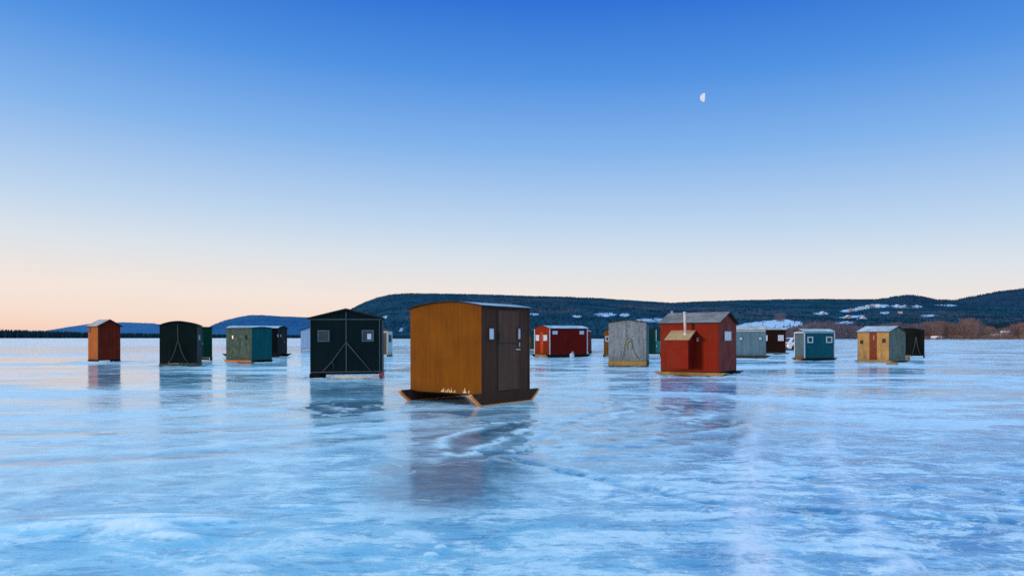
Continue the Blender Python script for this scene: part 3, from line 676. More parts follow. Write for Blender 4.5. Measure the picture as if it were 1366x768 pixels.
# --- 13 grey weathered hut
h = Hut('fishing_hut', 'grey weathered hut with low gable, green stains and rope loop above yellow plank', (6.89, 35.1), 16, 1.93, 1.75)
def grey_mat():
    m = NT('grey_stained_plywood'); o = m.obj(); g = m.noise(m.scaled(o, (9, 9, 6)), 1, 9, .75); n = m.noise(m.scaled(o, (3.2, 3.2, 2.4), (4, 1, 2)), 1, 9, .78, .4)
    st_ = m.noise(m.scaled(o, (6, 6, .7)), 1, 5, .6)
    c = m.mix(m.mapr(m.math('ADD', m.math('MULTIPLY', g, .6), m.math('MULTIPLY', st_, .4)), .34, .66, smooth=False), (.085, .115, .12, 1), (.37, .41, .42, 1))
    sep = m.n('ShaderNodeSeparateXYZ'); m.l(o, sep.inputs[0])
    cx = m.math('ABSOLUTE', m.math('ADD', sep.outputs[0], 0.0)); cz = m.math('ABSOLUTE', m.math('SUBTRACT', sep.outputs[2], 1.25))
    blob = m.math('SUBTRACT', 1.0, m.math('ADD', m.math('MULTIPLY', cx, .9), m.math('MULTIPLY', cz, .85)), True)
    c = m.mix(m.math('MULTIPLY', m.mapr(m.math('ADD', m.math('MULTIPLY', blob, .28), m.math('ADD', m.math('MULTIPLY', n, .6), m.math('MULTIPLY', g, .4))), .66, .86), .75), c, (.40, .39, .20, 1))
    c = m.mix(m.mapr(n, .56, .66, 0, .6), c, (.07, .09, .09, 1))
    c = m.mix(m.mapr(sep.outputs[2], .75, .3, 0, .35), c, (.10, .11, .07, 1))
    m.bsdf(c, .85, .03, m.bump(g, .3, .01)); return m.m
h.shell(.28, 2.26, .14, 'gable', 'y', grey_mat(), wood('grey_green_side', (.12, .16, .15, 1), .4, 6), roofmat('dark_green_roof_edge', (.03, .08, .075, 1)), ov=.09, thick=.04)
h.runners('y', .26, .05, wood('brown_skid', (.09, .06, .03, 1), .4), None, thick=.1, lift=.4)
h.board('sill_plank', 'A', -.02, h.a + .02, .05, .275, M['yellowwood'], .05)
h.floor(M['dark'], .05)
mb = MB(); arc = [h.on('A', 835 + 5 * math.cos(t) * (1 if True else 0), 452 + 0 - 6 * math.sin(t)) for t in np.linspace(0, math.pi, 9)]
p = [h.on('A', 830, 480), h.on('A', 832, 470), h.on('A', 834, 460), h.on('A', 835.5, 453), h.on('A', 838, 451), h.on('A', 842, 452), h.on('A', 844, 460), h.on('A', 846, 470), h.on('A', 852, 478)]
h.rope('A', [spline([(u, z) for u, z in p], 3), spline([h.on('A', 836, 466), h.on('A', 838, 456), h.on('A', 842, 455), h.on('A', 843.5, 466)], 3)], .010, plain('dull_cord', (.09, .11, .10, 1), .9, .05), 'rope_loop')

# --- 14 green hut behind
h = Hut('fishing_hut', 'dark green hut with pale teal panel between the grey and red huts', (11.7, 53.0), 8, 1.95, 1.7)
h.shell(.2, 2.1, .05, 'shed', 'y', wood('deep_green_boards', (.012, .07, .06, 1), .3, 6), wood('deep_green_side', (.012, .06, .05, 1), .3), roofmat('teal_white_roof', (.42, .55, .58, 1)), ov=.07, thick=.05)
h.runners('y', .2, .1, M['dark'], None, thick=.12, lift=.5)
pn = h.board('door', 'A', 1.42, 1.9, .3, 1.22, wood('pale_teal_panel', (.05, .20, .22, 1), .25), .025); h.handle(pn, 'A', 1.5, .8)
mb = MB(); u = h.on('A', 875.3, 440)[0]; mb.tube([h.fpt('A', u, 1.22, .05), h.fpt('A', u, 2.1, .05)], .03, 6); mb.build('downpipe', M['white'], h.root)

# --- 15 red hut with entry box and stovepipe
h = Hut('fishing_hut', 'bright red gabled hut with small porch box, tan porch roof and stovepipe', (7.89, 26.1), 35, 2.34, 2.26)
RA = wood('bright_red_boards', (.26, .013, .002, 1), .3, 8, 0, .15, .5, .3); RBm = wood('shaded_red_boards', (.21, .010, .006, 1), .3, 8, 0, .2, .5, .3)  # right-hand faces get a darker red with the shade painted in
h.shell(.18, 2.07, .40, 'gable', 'x', RA, RBm, roofmat('grey_violet_shingle_roof', (.25, .22, .22, 1), 0, .85, .2), ov=.10, thick=.045)
h.runners('x', .15, .3, wood('tan_runner_plank', (.44, .31, .12, 1), .4, 6, 0, .1), None, thick=.12, lift=1.2, mats=(None, wood('dark_runner_plank', (.07, .055, .045, 1), .3)))
h.floor(M['dark'], .04)
ua, zt = h.on('A', 898, 448); ub, _ = h.on('A', 926, 448); dep = .62
zb = .30; zt = 1.44
mb = MB(); y0 = -h.b / 2 - dep; y1 = -h.b / 2 - .002; xa, xb = -h.a / 2 + ua, -h.a / 2 + ub
prof = [(y0, zb), (y1, zb), (y1, zt + .30), (y0, zt)]
mb.prism(prof, 'x', xa, xb, 0, lambda i: 0, (0, 1)); pb = mb.build('porch_box', [RA, RBm], h.root, bevel=.006)
mb = MB(); mb.prism([(y0 - .08, zt - .03), (y1 - .01, zt + .315), (y1 - .01, zt + .355), (y0 - .08, zt + .01)], 'x', xa - .07, xb + .07)
mb.build('porch_roof', wood('tan_porch_roof', (.58, .37, .20, 1), .25, 6, 0, 0), pb, bevel=.005)
mb = MB(); px_, py_ = xa + (xb - xa) * .74, y0 + dep * .45
mb.tube([(px_, py_, zt + .1), (px_ - .02, py_, zt + .75), (px_ - .03, py_, zt + 1.02)], .05, 10); mb.tube([(px_ - .03, py_, zt + 1.0), (px_ - .03, py_, zt + 1.06)], .058, 10)
mb.tube([(px_, py_, zt + .12), (px_, py_, zt + .24)], .075, 10)
mb.build('stovepipe', plain('pale_steel_pipe', (.72, .60, .52, 1), .4, .5, .15, 12), pb, smooth=True)
h.window('B', 965.8, 441, 976, 454.8, M['greytrim'], M['pane_sky'], .03, .025)
h.board('lamp_bracket', 'A', ub + .12, ub + .2, 1.35, 1.5, M['metal'], .06)
h.board('corner_trim', 'B', 0, .05, .2, 2.06, RA, .014)
mb = MB(); mb.tube([(-h.a / 2 + .05, 0, 2.5), (-h.a / 2 + .02, 0, 2.6)], .05, 8); mb.build('vent_cap', M['metal'], h.root)

# --- 16 pale teal hut
h = Hut('fishing_hut', 'pale teal hut with two round portholes and white eave beside the red hut', (18.05, 48.6), 22, 2.75, 1.2)
TL = wood('pale_teal_boards', (.12, .24, .30, 1), .28, 5, .6, .3, .6, .2, 1.6, (.16, .15, .12, 1), -.2)
h.shell(.2, 2.02, .28, 'gable', 'x', TL, TL, roofmat('frosty_grey_roof', (.42, .45, .5, 1)), ov=.08, thick=.04)
h.runners('x', .19, .32, wood('olive_skid', (.07, .075, .05, 1), .3), None, thick=.12, lift=1.2)
h.board('eave_trim', 'A', 0, h.a, 1.93, 2.02, M['white'], .03)
for px in (988.5, 1014.5):
    u, z = h.on('A', px, 451.5); mb = MB()
    mb.tube([h.fpt('A', u, z, -.01), h.fpt('A', u, z, .035)], .15, 14); w = mb.build('porthole', wood('teal_frame', (.03, .17, .19, 1), .2), h.root)
    mb = MB(); mb.tube([h.fpt('A', u, z, .03), h.fpt('A', u, z, .042)], .10, 14); mb.build('pane', M['pane_sky'], w)

# --- 17 dark brown hut with white windows
h = Hut('fishing_hut', 'dark brown hut with white framed windows and grey roof behind pale teal hut', (22.45, 56.0), 22, 2.5, .5)
h.shell(.22, 2.12, .14, 'gable', 'x', wood('espresso_boards', (.022, .010, .006, 1), .35, 6, .3), wood('espresso_side', (.03, .016, .012, 1), .3), roofmat('grey_metal_roof', (.36, .42, .48, 1)), ov=.09, thick=.05)
h.runners('x', .2, .28, wood('grey_skid', (.07, .07, .065, 1), .3), None, thick=.12, lift=1.0)
h.window('A', 1018.5, 447, 1024, 454.5, M['white'], M['pane_pale'], .07, .03); h.window('A', 1038, 446.8, 1045.4, 454.5, M['white'], M['pane_sky'], .07, .03)

# --- 19 teal hut with white trim
h = Hut('fishing_hut', 'teal hut with white corner trim and two white framed windows, pale left side', (18.82, 44.0), 74, .93, 2.38)
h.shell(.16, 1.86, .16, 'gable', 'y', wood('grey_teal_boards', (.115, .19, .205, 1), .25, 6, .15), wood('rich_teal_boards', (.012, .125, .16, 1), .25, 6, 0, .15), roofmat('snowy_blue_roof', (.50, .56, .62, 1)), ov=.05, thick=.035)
h.runners('y', .16, .22, M['dark'], None, thick=.09, lift=1.2)
h.board('sill_plank', 'A', .05, h.a - .03, .03, .24, wood('rust_plank', (.34, .14, .05, 1), .3), .03)
h.board('eave_trim', 'B', 0, h.b, 1.79, 1.86, M['white'], .03); h.board('corner_trim', 'B', 0, .07, .17, 1.785, M['white'], .025); h.board('corner_trim', 'B', h.b - .06, h.b, .17, 1.785, M['white'], .025)
h.board('corner_trim', 'A', 0, .06, .25, 1.785, M['white'], .025); h.board('eave_trim', 'A', 0, h.a, 1.79, 1.86, M['white'], .025)
h.window('B', 1077.2, 448.8, 1084.4, 457.2, M['white'], M['pane_dark'], .07, .03); h.window('B', 1102, 448.8, 1110, 457.2, M['white'], M['pane_dark'], .07, .03)

# --- 20 tan plywood hut
h = Hut('fishing_hut', 'bare tan plywood hut with reddish brown door and grey weathered right gable', (21.85, 39.6), 57, 1.88, 1.85)
PLY = wood('bare_yellow_plywood', (.62, .345, .10, 1), .35, 5, 0, .2, .8, .1, 3, (.30, .25, .16, 1), .05)
h.shell(.17, 1.82, .32, 'gable', 'x', PLY, wood('grey_aged_plywood', (.20, .215, .17, 1), .45, 4, 0, .2, .85, .1, 3, (.10, .11, .09, 1), .1), roofmat('blue_metal_sheet_roof', (.46, .52, .6, 1), .16, .4), ov=.06, thick=.035)
h.runners('x', .13, .2, M['rawwood'], None, thick=.16, lift=1.0, mats=(None, wood('brown_skid_beam', (.12, .09, .06, 1), .3)))
h.floor(M['rawwood'], .04, .02)
u0, _ = h.on('A', 1160, 460); u1, _ = h.on('A', 1169.5, 460)
dd = h.board('door', 'A', u0, u1, .19, 1.8, wood('red_brown_door', (.26, .065, .03, 1), .25, 9), .025); h.handle(dd, 'A', u1 - .05, .98)
h.board('door_pane', 'A', u0 + (u1 - u0) * .55, u0 + (u1 - u0) * .7, 1.35, 1.62, M['rawwood'], .03, dd)
h.window('A', 1147.6, 453.6, 1151.4, 458.6, M['darkframe'], M['pane_dark'], .04, .025); h.window('A', 1177, 451.6, 1181.4, 457, M['darkframe'], M['pane_dark'], .04, .025)

# --- 21 dark arched hut far right
h = Hut('fishing_hut', 'black arched hut rightmost of all, half behind the tan plywood hut', (29.9, 49.5), 30, 1.95, .35)
h.shell(.16, 1.98, .17, 'arch', 'y', wood('black_green_weathered', (.010, .014, .012, 1), .5, 7), wood('black_side', (.018, .02, .02, 1), .4), roofmat('mossy_black_roof', (.05, .055, .05, 1)), ov=.06, thick=.04)
h.runners('y', .15, .3, wood('green_skid', (.035, .05, .03, 1), .3), None, thick=.1, lift=.8)
c1 = h.on('A', 1222, 449)
h.rope('A', [[c1, h.on('A', 1220, 462), h.on('A', 1216, 476)], [c1, h.on('A', 1224, 462), h.on('A', 1228, 474)]], .02)

# ------------------------------------------------------------------ small things on the ice
def jug():
    x, y = gp(763, 477.5)
    t = tag(empty('fuel_jug', (x, y, 0)), 'white plastic jug with cap standing on ice before the red cabin', 'jug')
    mb = MB(); prof = [(.0, .155), (.04, .17), (.24, .17), (.30, .15), (.345, .08), (.36, .055)]
    for i in range(len(prof) - 1): mb.tube([(0, 0, prof[i][0]), (0, 0, prof[i + 1][0])], prof[i][1], 14, 0, prof[i + 1][1])
    mb.build('body', M['white'], t, smooth=True)
    MB().tube([(0, 0, .352), (0, 0, .40)], .06, 12).build('cap', M['white'], t)
    mb = MB(); mb.tube([(-.02, -.05, .40), (-.02, -.05, .46), (.10, -.05, .46), (.14, -.05, .33)], .016, 6).build('handle', M['white'], t, smooth=True)
jug()
def block():
    x, y = gp(1211, 481)
    mb = MB(); mb.box(-.11, .11, -.08, .08, 0, .30); mb.box(-.07, .12, -.06, .07, .301, .36)
    o = mb.build('wood_offcut', M['rawwood'], bevel=.02); o.location = (x, y, .0); o.rotation_euler = (0, .05, .5)
    tag(o, 'pale chunk of wood set on the ice at the tan hut corner', 'wood block')
block()
def plank():
    x, y = gp(1190, 486.2)
    mb = MB(); mb.box(-.26, .26, -.2, .2, 0, .06); mb.box(-.22, .24, -.12, .14, .061, .11)
    o = mb.build('step_plank', M['rawwood'], bevel=.01); o.location = (x, y, .0); o.rotation_euler = (0, 0, -.9)
    tag(o, 'short pale doorstep plank lying at the front corner of the tan hut', 'plank')
plank()

# ------------------------------------------------------------------ parked car
def car():
    x = 29.9 - .8
    t = tag(empty('parked_car', (x, 73, 0), .02), 'white car with dark windows parked between brown hut and white trimmed teal hut', 'car')
    paint = NT('white_car_paint'); paint.bsdf((.78, .8, .82, 1), .25, .5); paint = paint.m
    # side profile, tail at x=0, nose at x=4.5
    low = [(.0, .45), (.05, .32), (.45, .28), (4.1, .28), (4.45, .38), (4.5, .62), (4.35, .80), (3.3, .93), (.12, .98), (.02, .80)]
    cab = [(.12, .975), (3.25, .925), (2.45, 1.42), (2.1, 1.47), (.75, 1.47), (.45, 1.42)]
    mb = MB(); mb.prism(low, 'y', -.86, .86); b = mb.build('body', paint, t, bevel=.05)
    mb = MB()
    n = len(cab); v = [(h_, -.84 + (.14 if z > 1 else 0), z) for h_, z in cab] + [(h_, .84 - (.14 if z > 1 else 0), z) for h_, z in cab]
    mb.add(v, [tuple(range(n))[::-1], tuple(n + i for i in range(n))] + [(i, (i + 1) % n, n + (i + 1) % n, n + i) for i in range(n)])
    mb.build('cabin', paint, t, bevel=.03)
    gl = M['pane_dark']
    for s in (-1, 1):
        for (a0, a1, b0, b1) in ((.45, 1.05, .68, 1.05), (1.12, 1.9, 1.12, 1.9), (1.98, 2.9, 1.98, 2.38)):
            f = lambda z: s * (.84 - .14 * (z - .95) / .5 + .012)
            mb = MB(); v = [(a0, f(1.0), 1.0), (a1, f(1.0), 1.0), (b1, f(1.38), 1.38), (b0, f(1.38), 1.38)]; v += [(p[0], p[1] - s * .02, p[2]) for p in v]
            mb.add(v, [(0, 1, 2, 3), (7, 6, 5, 4), (0, 4, 5, 1), (1, 5, 6, 2), (2, 6, 7, 3), (3, 7, 4, 0)]); mb.build('window', gl, t)
    mb = MB(); mb.add([(.14, -.66, 1.02), (.14, .66, 1.02), (.40, .58, 1.38), (.40, -.58, 1.38), (.11, -.66, 1.03), (.11, .66, 1.03), (.37, .58, 1.39), (.37, -.58, 1.39)], [(0, 1, 2, 3), (7, 6, 5, 4), (0, 4, 5, 1), (1, 5, 6, 2), (2, 6, 7, 3), (3, 7, 4, 0)]); mb.build('rear_window', gl, t)
    tyre = plain('tyre_rubber', (.015, .015, .016, 1), .8, .2)
    for wx in (.85, 3.55):
        for s in (-1, 1):
            MB().tube([(wx, s * .80, .33), (wx, s * .80 + s * .08, .33)], .42, 20).build('wheel_arch', M['dark'], t)
            w = MB().tube([(wx, s * .70, .31), (wx, s * .92, .31)], .31, 20).build('wheel', tyre, t)
            mb = MB().tube([(wx, s * .90, .31), (wx, s * .93, .31)], .19, 16); mb.build('rim', M['metal'], w)
    for s in (-1, 1):
        MB().box(-.012, .06, s * .62 - .12, s * .62 + .12, .66, .88).build('tail_light', M['redpaint_small'], t)
        MB().box(4.36, 4.505, s * .62 - .16, s * .62 + .16, .6, .74).build('headlight', M['pane_pale'], t)
    MB().box(-.06, .1, -.82, .82, .36, .52).build('bumper', M['greytrim'], t, bevel=.02)
    for s in (-1, 1): MB().box(2.55, 2.72, s * .9 - .1, s * .9 + .1, .98, 1.1).build('mirror', paint, t, bevel=.02)
car()

# ------------------------------------------------------------------ far hills; distance haze is painted into their blue base colours
def interp(prof, px): return np.interp(px, [p[0] for p in prof], [p[1] for p in prof])
def hill_mat(name, c0, c1, snow=(.62, .72, .86, 1), sc=.01):
    m = NT(name); o = m.obj()
    n = m.noise(o, sc, 8, .7); n2 = m.noise(o, sc * 9, 6, .7)
    c = m.mix(m.mapr(m.math('ADD', m.math('MULTIPLY', n, .6), m.math('MULTIPLY', n2, .4)), .35, .65), c0, c1)
    sn = m.n('ShaderNodeAttribute', attribute_name='snow').outputs['Fac']
    br = m.n('ShaderNodeAttribute', attribute_name='bare').outputs['Fac']
    c = m.mix(m.math('MULTIPLY', br, m.mapr(n2, .35, .65)), c, (.085, .075, .095, 1))
    c = m.mix(m.mapr(m.math('MULTIPLY', sn, m.math('ADD', .75, m.math('MULTIPLY', m.math('SUBTRACT', n2, .5), 5.0))), .42, .6), c, snow)
    m.bsdf(c, .9, .05); return m.m
def tree_mat(name, c0, c1, sc=.02):
    m = NT(name); o = m.obj(); n = m.noise(o, sc, 4, .7); n2 = m.noise(o, sc * 30, 2)
    a = m.n('ShaderNodeAttribute', attribute_name='tint').outputs['Fac']
    c = m.mix(m.math('ADD', m.math('MULTIPLY', n, .5), m.math('MULTIPLY', a, .5)), c0, c1)
    m.bsdf(c, .95, .03); return m.m

def hill(name, prof, Dr, Ds, mat, patches=(), bare=(), rows=70, step=2.5, seed=1, rough=.25, power=1.0):
    """terrain from the shore (distance Ds) up to a ridge (distance Dr) and down behind it"""
    px = np.arange(prof[0][0], prof[-1][0] + .1, step); t = np.concatenate([np.linspace(0, 1, rows), np.linspace(1.05, 1.4, 8)])
    P, T = np.meshgrid(px, t); wob = 1 + .04 * (fbm(P * .012, T * 0 + 3, 3, seed) - .5)
    D = Ds + (Dr * wob - Ds) * T
    H = (HY - interp(prof, P)) / F * Dr * wob
    s = np.where(T <= 1, np.clip(T, 0, 1) ** power, np.clip(1 - (T - 1) / .4, 0, 1))
    X = (P - CX) / F * D
    nz = (fbm(X / 260, D / 260, 5, seed + 5) - .5) * rough * np.minimum(H, 130) * np.clip(T * 4, 0, 1) * np.clip((1 - T) * 5, 0, 1) * (T <= 1)
    Z = H * s + nz; Z = np.where(T <= 0, -2, np.maximum(Z, -3))
    Y_ = HY - (Z - CAMH) / D * F                       # height at which each point is seen from the survey point
    snow = np.zeros_like(Z); br = np.zeros_like(Z)
    for cx, cy, lx, ly, sl in patches:
        e = ((P - cx) / lx) ** 2 + ((Y_ - cy - sl * (P - cx)) / ly) ** 2
        snow = np.maximum(snow, np.clip(1.25 - e, 0, 1) * (2.6 if lx * ly > 120 else 1))
    for cx, cy, lx, ly in bare:
        e = ((P - cx) / lx) ** 2 + ((Y_ - cy) / ly) ** 2; br = np.maximum(br, np.clip(1.3 - e, 0, 1))
    v = np.stack([X, D, Z], -1).reshape(-1, 3)
    o = np_mesh(name, v, grid_faces(len(t), len(px)), mat, {'snow': snow.ravel(), 'bare': br.ravel()})
    tag(o, kind='structure')
    return dict(X=X, D=D, Z=Z, snow=snow, T=T, P=P, rows=rows)

def cones(name, pts, hts, tint, mat, ratio=.22, sides=5, layers=1):
    """one mesh of many conifers: each a stack of ragged cones"""
    n = len(pts); V = []; Fc = []; base = 0; ang0 = RNG.uniform(0, 6.28, n)
    allv = []; allf = []; allt = []
    for ly in range(layers):
        z0 = .02 + .30 * ly if layers > 1 else .0; z1 = 1.0 if ly == layers - 1 else .55 + .3 * ly; rr = ratio * (1 - .28 * ly)
        ring = []
        for k in range(sides):
            a = ang0 + 2 * math.pi * k / sides + .5 * ly; q = hts * rr * RNG.uniform(.7, 1.25, n)
            ring.append(np.stack([pts[:, 0] + q * np.cos(a), pts[:, 1] + q * np.sin(a), pts[:, 2] + hts * (z0 + RNG.uniform(-.03, .05, n))], -1))
        apex = np.stack([pts[:, 0] + hts * RNG.uniform(-.02, .02, n), pts[:, 1], pts[:, 2] + hts * z1], -1)
        v = np.stack(ring + [apex], 1).reshape(-1, 3)
        idx = base + np.arange(n)[:, None] * (sides + 1)
        f = np.stack([np.stack([idx[:, 0] + k, idx[:, 0] + (k + 1) % sides, idx[:, 0] + sides], -1) for k in range(sides)], 1).reshape(-1, 3)
        allv.append(v); allf.append(f); allt.append(np.repeat(tint, sides + 1)); base += len(v)
    return np_mesh(name, np.concatenate(allv), np.concatenate(allf), mat, {'tint': np.concatenate(allt)}, smooth=False)

def forest(name, hl, n, hmin, hmax, mat, tmax=1.0, tmin=.02, haze=False, seed=3):
    rows, cols = hl['rows'], hl['P'].shape[1]
    i = RNG.uniform(tmin, tmax, n * 2) * (rows - 1); j = RNG.uniform(0, cols - 1.01, n * 2)
    # ridge gets extra trees so that the skyline is toothed
    ne = n // 7; i[:ne] = (rows - 1) * RNG.uniform(.97, 1.0, ne)
    a = np.minimum(i.astype(int), rows - 2); b = j.astype(int); fi = i - a; fj = j - b
    g = lambda A: (A[a, b] * (1 - fj) + A[a, b + 1] * fj) * (1 - fi) + (A[a + 1, b] * (1 - fj) + A[a + 1, b + 1] * fj) * fi
    pts = np.stack([g(hl['X']), g(hl['D']), g(hl['Z'])], -1); sn = g(hl['snow'])
    den = fbm(pts[:, 0] / 120, pts[:, 1] / 120, 4, seed)
    keep = ((sn < .35 + .5 * (RNG.random(n * 2) - .5) + 2.5 * (fbm(pts[:, 0] / 22, pts[:, 1] / 40, 3, 19) - .5)) | (RNG.random(n * 2) < .04)) & (den + .25 * (RNG.random(n * 2) - .5) > .36) ; keep[:ne] = True
    pts = pts[keep][:n]; pts[:, 2] -= 1
    m_ = len(pts); hts = RNG.uniform(hmin, hmax, m_) * (.8 + .5 * fbm(pts[:, 0] / 60, pts[:, 1] / 60, 2, 8))
    tn = RNG.random(m_)
    if haze: tn = .35 * tn + .5 * np.clip((pts[:, 1] - 1500) / 2600, 0, 1) + .35 * np.clip(-pts[:, 0] / 1200, -.5, .6)  # bluer with distance: haze painted into the tree colour
    o = cones(name, pts, hts, tn, mat)
    return tag(o, kind='stuff')

HB = lambda t: tuple(t) + (1,)
far_l = hill('hills', [(-260, 443), (-120, 441), (0, 441.5), (60, 441), (90, 436), (120, 431.5), (165, 429.5), (205, 431), (222, 434), (245, 441), (300, 447)], 5200, 1800, hill_mat('far_hazed_hill', (.032, .14, .30, 1), (.042, .16, .34, 1), sc=.004), seed=2)
far_m = hill('hills', [(225, 448), (268, 442), (284, 433), (300, 427), (318, 422.5), (335, 420), (350, 420), (372, 421.5), (410, 423), (440, 426), (490, 436), (560, 447)], 4600, 1700, hill_mat('mid_hazed_hill', (.014, .098, .24, 1), (.022, .12, .28, 1), sc=.004), seed=4)
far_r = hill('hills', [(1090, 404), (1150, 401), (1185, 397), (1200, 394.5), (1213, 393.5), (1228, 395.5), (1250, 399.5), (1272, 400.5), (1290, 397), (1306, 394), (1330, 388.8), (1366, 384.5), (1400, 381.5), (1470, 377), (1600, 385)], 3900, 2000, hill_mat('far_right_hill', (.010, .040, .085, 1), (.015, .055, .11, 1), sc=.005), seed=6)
SNOWP = [(1020, 437, 48, 9, -0.07), (1045, 434, 26, 8, 0), (1050, 430, 22, 4, 0), (1000, 436, 30, 3, -0.1), (808, 419.5, 17, 3.2, -0.02), (770, 422, 8, 2.2, 0), (833, 420, 8, 3.2, 0), (492, 397.5, 12, 2.5, -0.3), (512, 424, 6, 2.9, -0.5), (535, 440, 4, 3.2, -0.4), (712, 419, 8, 1.9, 0), (870, 427, 26, 3.2, 0),
         (1172, 407.8, 16, 3.7, 0), (1150, 411, 14, 3, -0.1), (1204, 408, 18, 3.2, 0), (1222, 408.5, 10, 2.5, 0), (1135, 414, 16, 2.2, -0.08), (1260, 407.5, 18, 2, 0), (1136, 422.5, 22, 2.2, -0.1), (1125, 430.5, 18, 2.5, -0.1), (1150, 425.5, 9, 2, 0), (1095, 418, 14, 1.9, 0), (1180, 417, 8, 1.9, 0), (1240, 421, 14, 1.7, 0)]
BARE = [(740, 413, 40, 5), (620, 405, 50, 5), (560, 425, 20, 10), (690, 402, 80, 4), (860, 410, 50, 5), (1020, 420, 60, 6), (1110, 432, 60, 9), (1240, 420, 90, 6), (1330, 424, 60, 6), (950, 412, 40, 4)]
mount = hill('hills', [(395, 449.3), (425, 436), (450, 422), (470, 411.5), (487, 403), (503, 397), (520, 393), (545, 391.3), (600, 392), (650, 393), (700, 394.8), (750, 396), (800, 397.8), (845, 401), (870, 402.8), (895, 404), (930, 402.5), (960, 401.5), (1040, 399.5), (1100, 399.2), (1180, 399.6), (1250, 401.5), (1290, 401), (1310, 400), (1366, 402), (1500, 405), (1640, 412)],
             4300, 1500, hill_mat('wooded_mountain', (.006, .045, .085, 1), (.014, .07, .12, 1), (.50, .62, .82, 1), .006), SNOWP, BARE, rows=130, step=2.0, seed=8, power=.9)
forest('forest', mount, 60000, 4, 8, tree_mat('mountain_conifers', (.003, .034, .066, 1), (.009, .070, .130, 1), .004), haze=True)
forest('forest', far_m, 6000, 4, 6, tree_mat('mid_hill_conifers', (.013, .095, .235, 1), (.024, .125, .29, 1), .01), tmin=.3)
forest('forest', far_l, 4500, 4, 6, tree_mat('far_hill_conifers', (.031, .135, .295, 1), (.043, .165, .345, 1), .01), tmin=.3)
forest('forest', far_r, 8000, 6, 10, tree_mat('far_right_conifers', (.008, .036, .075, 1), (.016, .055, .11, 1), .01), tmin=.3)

# low dark wood along the far left shore
def shore_wood(name, x0, x1, D0, D1, n, top, mat):
    px = RNG.uniform(x0, x1, n); D = RNG.uniform(D0, D1, n)
    pts = np.stack([(px - CX) / F * D, D, np.full(n, -1.0)], -1)
    hts = (HY - interp(top, px)) / F * D * RNG.uniform(.72, 1.05, n) + 2.5
    return tag(cones(name, pts, hts, RNG.random(n), mat, .2, 5, 2), kind='stuff')
dk = tree_mat('dark_shore_conifers', (.006, .022, .035, 1), (.02, .05, .06, 1), .03)
shore_wood('forest', -330, 300, 1000, 1120, 2600, [(-330, 437), (0, 438.5), (50, 440), (110, 442), (200, 443.5), (300, 445)], dk)
shore_wood('forest', 260, 560, 1000, 1100, 900, [(260, 445), (400, 445.5), (560, 446.5)], dk)
shore_wood('forest', 500, 960, 640, 740, 1500, [(500, 446.5), (700, 446), (800, 445), (870, 441), (960, 437)], tree_mat('shore_conifers_middle', (.006, .03, .052, 1), (.02, .06, .08, 1), .03))
shore_wood('forest', 1060, 1560, 600, 760, 1200, [(1060, 436), (1140, 432), (1230, 428), (1300, 430), (1366, 426), (1560, 424)], tree_mat('shore_conifers_right', (.006, .026, .045, 1), (.02, .05, .07, 1), .03))

# reddish bare brush along the right shore
def twigs(n, H, Rr, mul=1.0):
    """triangles of a bare crown: thin upward twigs spread through an uneven volume"""
    q = RNG.random(n); a = RNG.uniform(0, 6.28, n); z0 = H * (.12 + .72 * q)
    env = Rr * np.sqrt(np.clip(1 - ((z0 / H - .5) / .55) ** 2, .05, 1)) * RNG.uniform(.15, 1.0, n)
    x = env * np.cos(a); y = env * np.sin(a); l = H * RNG.uniform(.10, .24, n); w = H * RNG.uniform(.008, .02, n) * mul
    dx = np.cos(a) * l * RNG.uniform(.1, .6, n); dy = np.sin(a) * l * RNG.uniform(.1, .6, n)
    p0 = np.stack([x - w, y, z0], -1); p1 = np.stack([x + w, y + w * .5, z0], -1); p2 = np.stack([x + dx, y + dy, z0 + l], -1)
    return np.stack([p0, p1, p2], 1).reshape(-1, 3)
def brush(name, x0, x1, D0, D1, n, top, mat, k=150):
    V = []; tint = []
    for i in range(n):
        px = random.uniform(x0, x1); D = random.uniform(D0, D1)
        H = (HY - float(interp(top, np.array([px]))[0])) / F * D * random.uniform(.55, 1.2) + 1.8
        t = twigs(k, H, H * random.uniform(.30, .5), 1.5) + np.array([(px - CX) / F * D, D, -.3]); V.append(t); tint.append(np.full(len(t), random.random()))
    V = np.concatenate(V); f = np.arange(len(V)).reshape(-1, 3)
    return tag(np_mesh(name, V, f, mat, {'tint': np.concatenate(tint)}, smooth=False), kind='stuff')
BR = tree_mat('bare_reddish_brush', (.22, .115, .10, 1), (.52, .28, .20, 1), .03)
BV = tree_mat('bare_violet_brush', (.16, .12, .14, 1), (.36, .25, .25, 1), .03)
brush('shore_brush', 1225, 1560, 440, 500, 480, [(1225, 436), (1245, 428), (1262, 430), (1280, 433), (1295, 426), (1310, 436), (1345, 438), (1366, 430), (1560, 430)], BR)
brush('shore_brush', 1040, 1240, 440, 500, 340, [(1040, 441), (1060, 436), (1090, 431), (1120, 433), (1150, 437), (1190, 432), (1240, 434)], BV)
brush('shore_brush', 850, 1050, 470, 540, 150, [(850, 446), (950, 445), (1050, 441)], BV)
brush('shore_brush', 1200, 1560, 432, 440, 260, [(1200, 448), (1260, 446.5), (1560, 445)], tree_mat('low_rusty_brush', (.28, .12, .075, 1), (.55, .26, .15, 1), .05), 90)

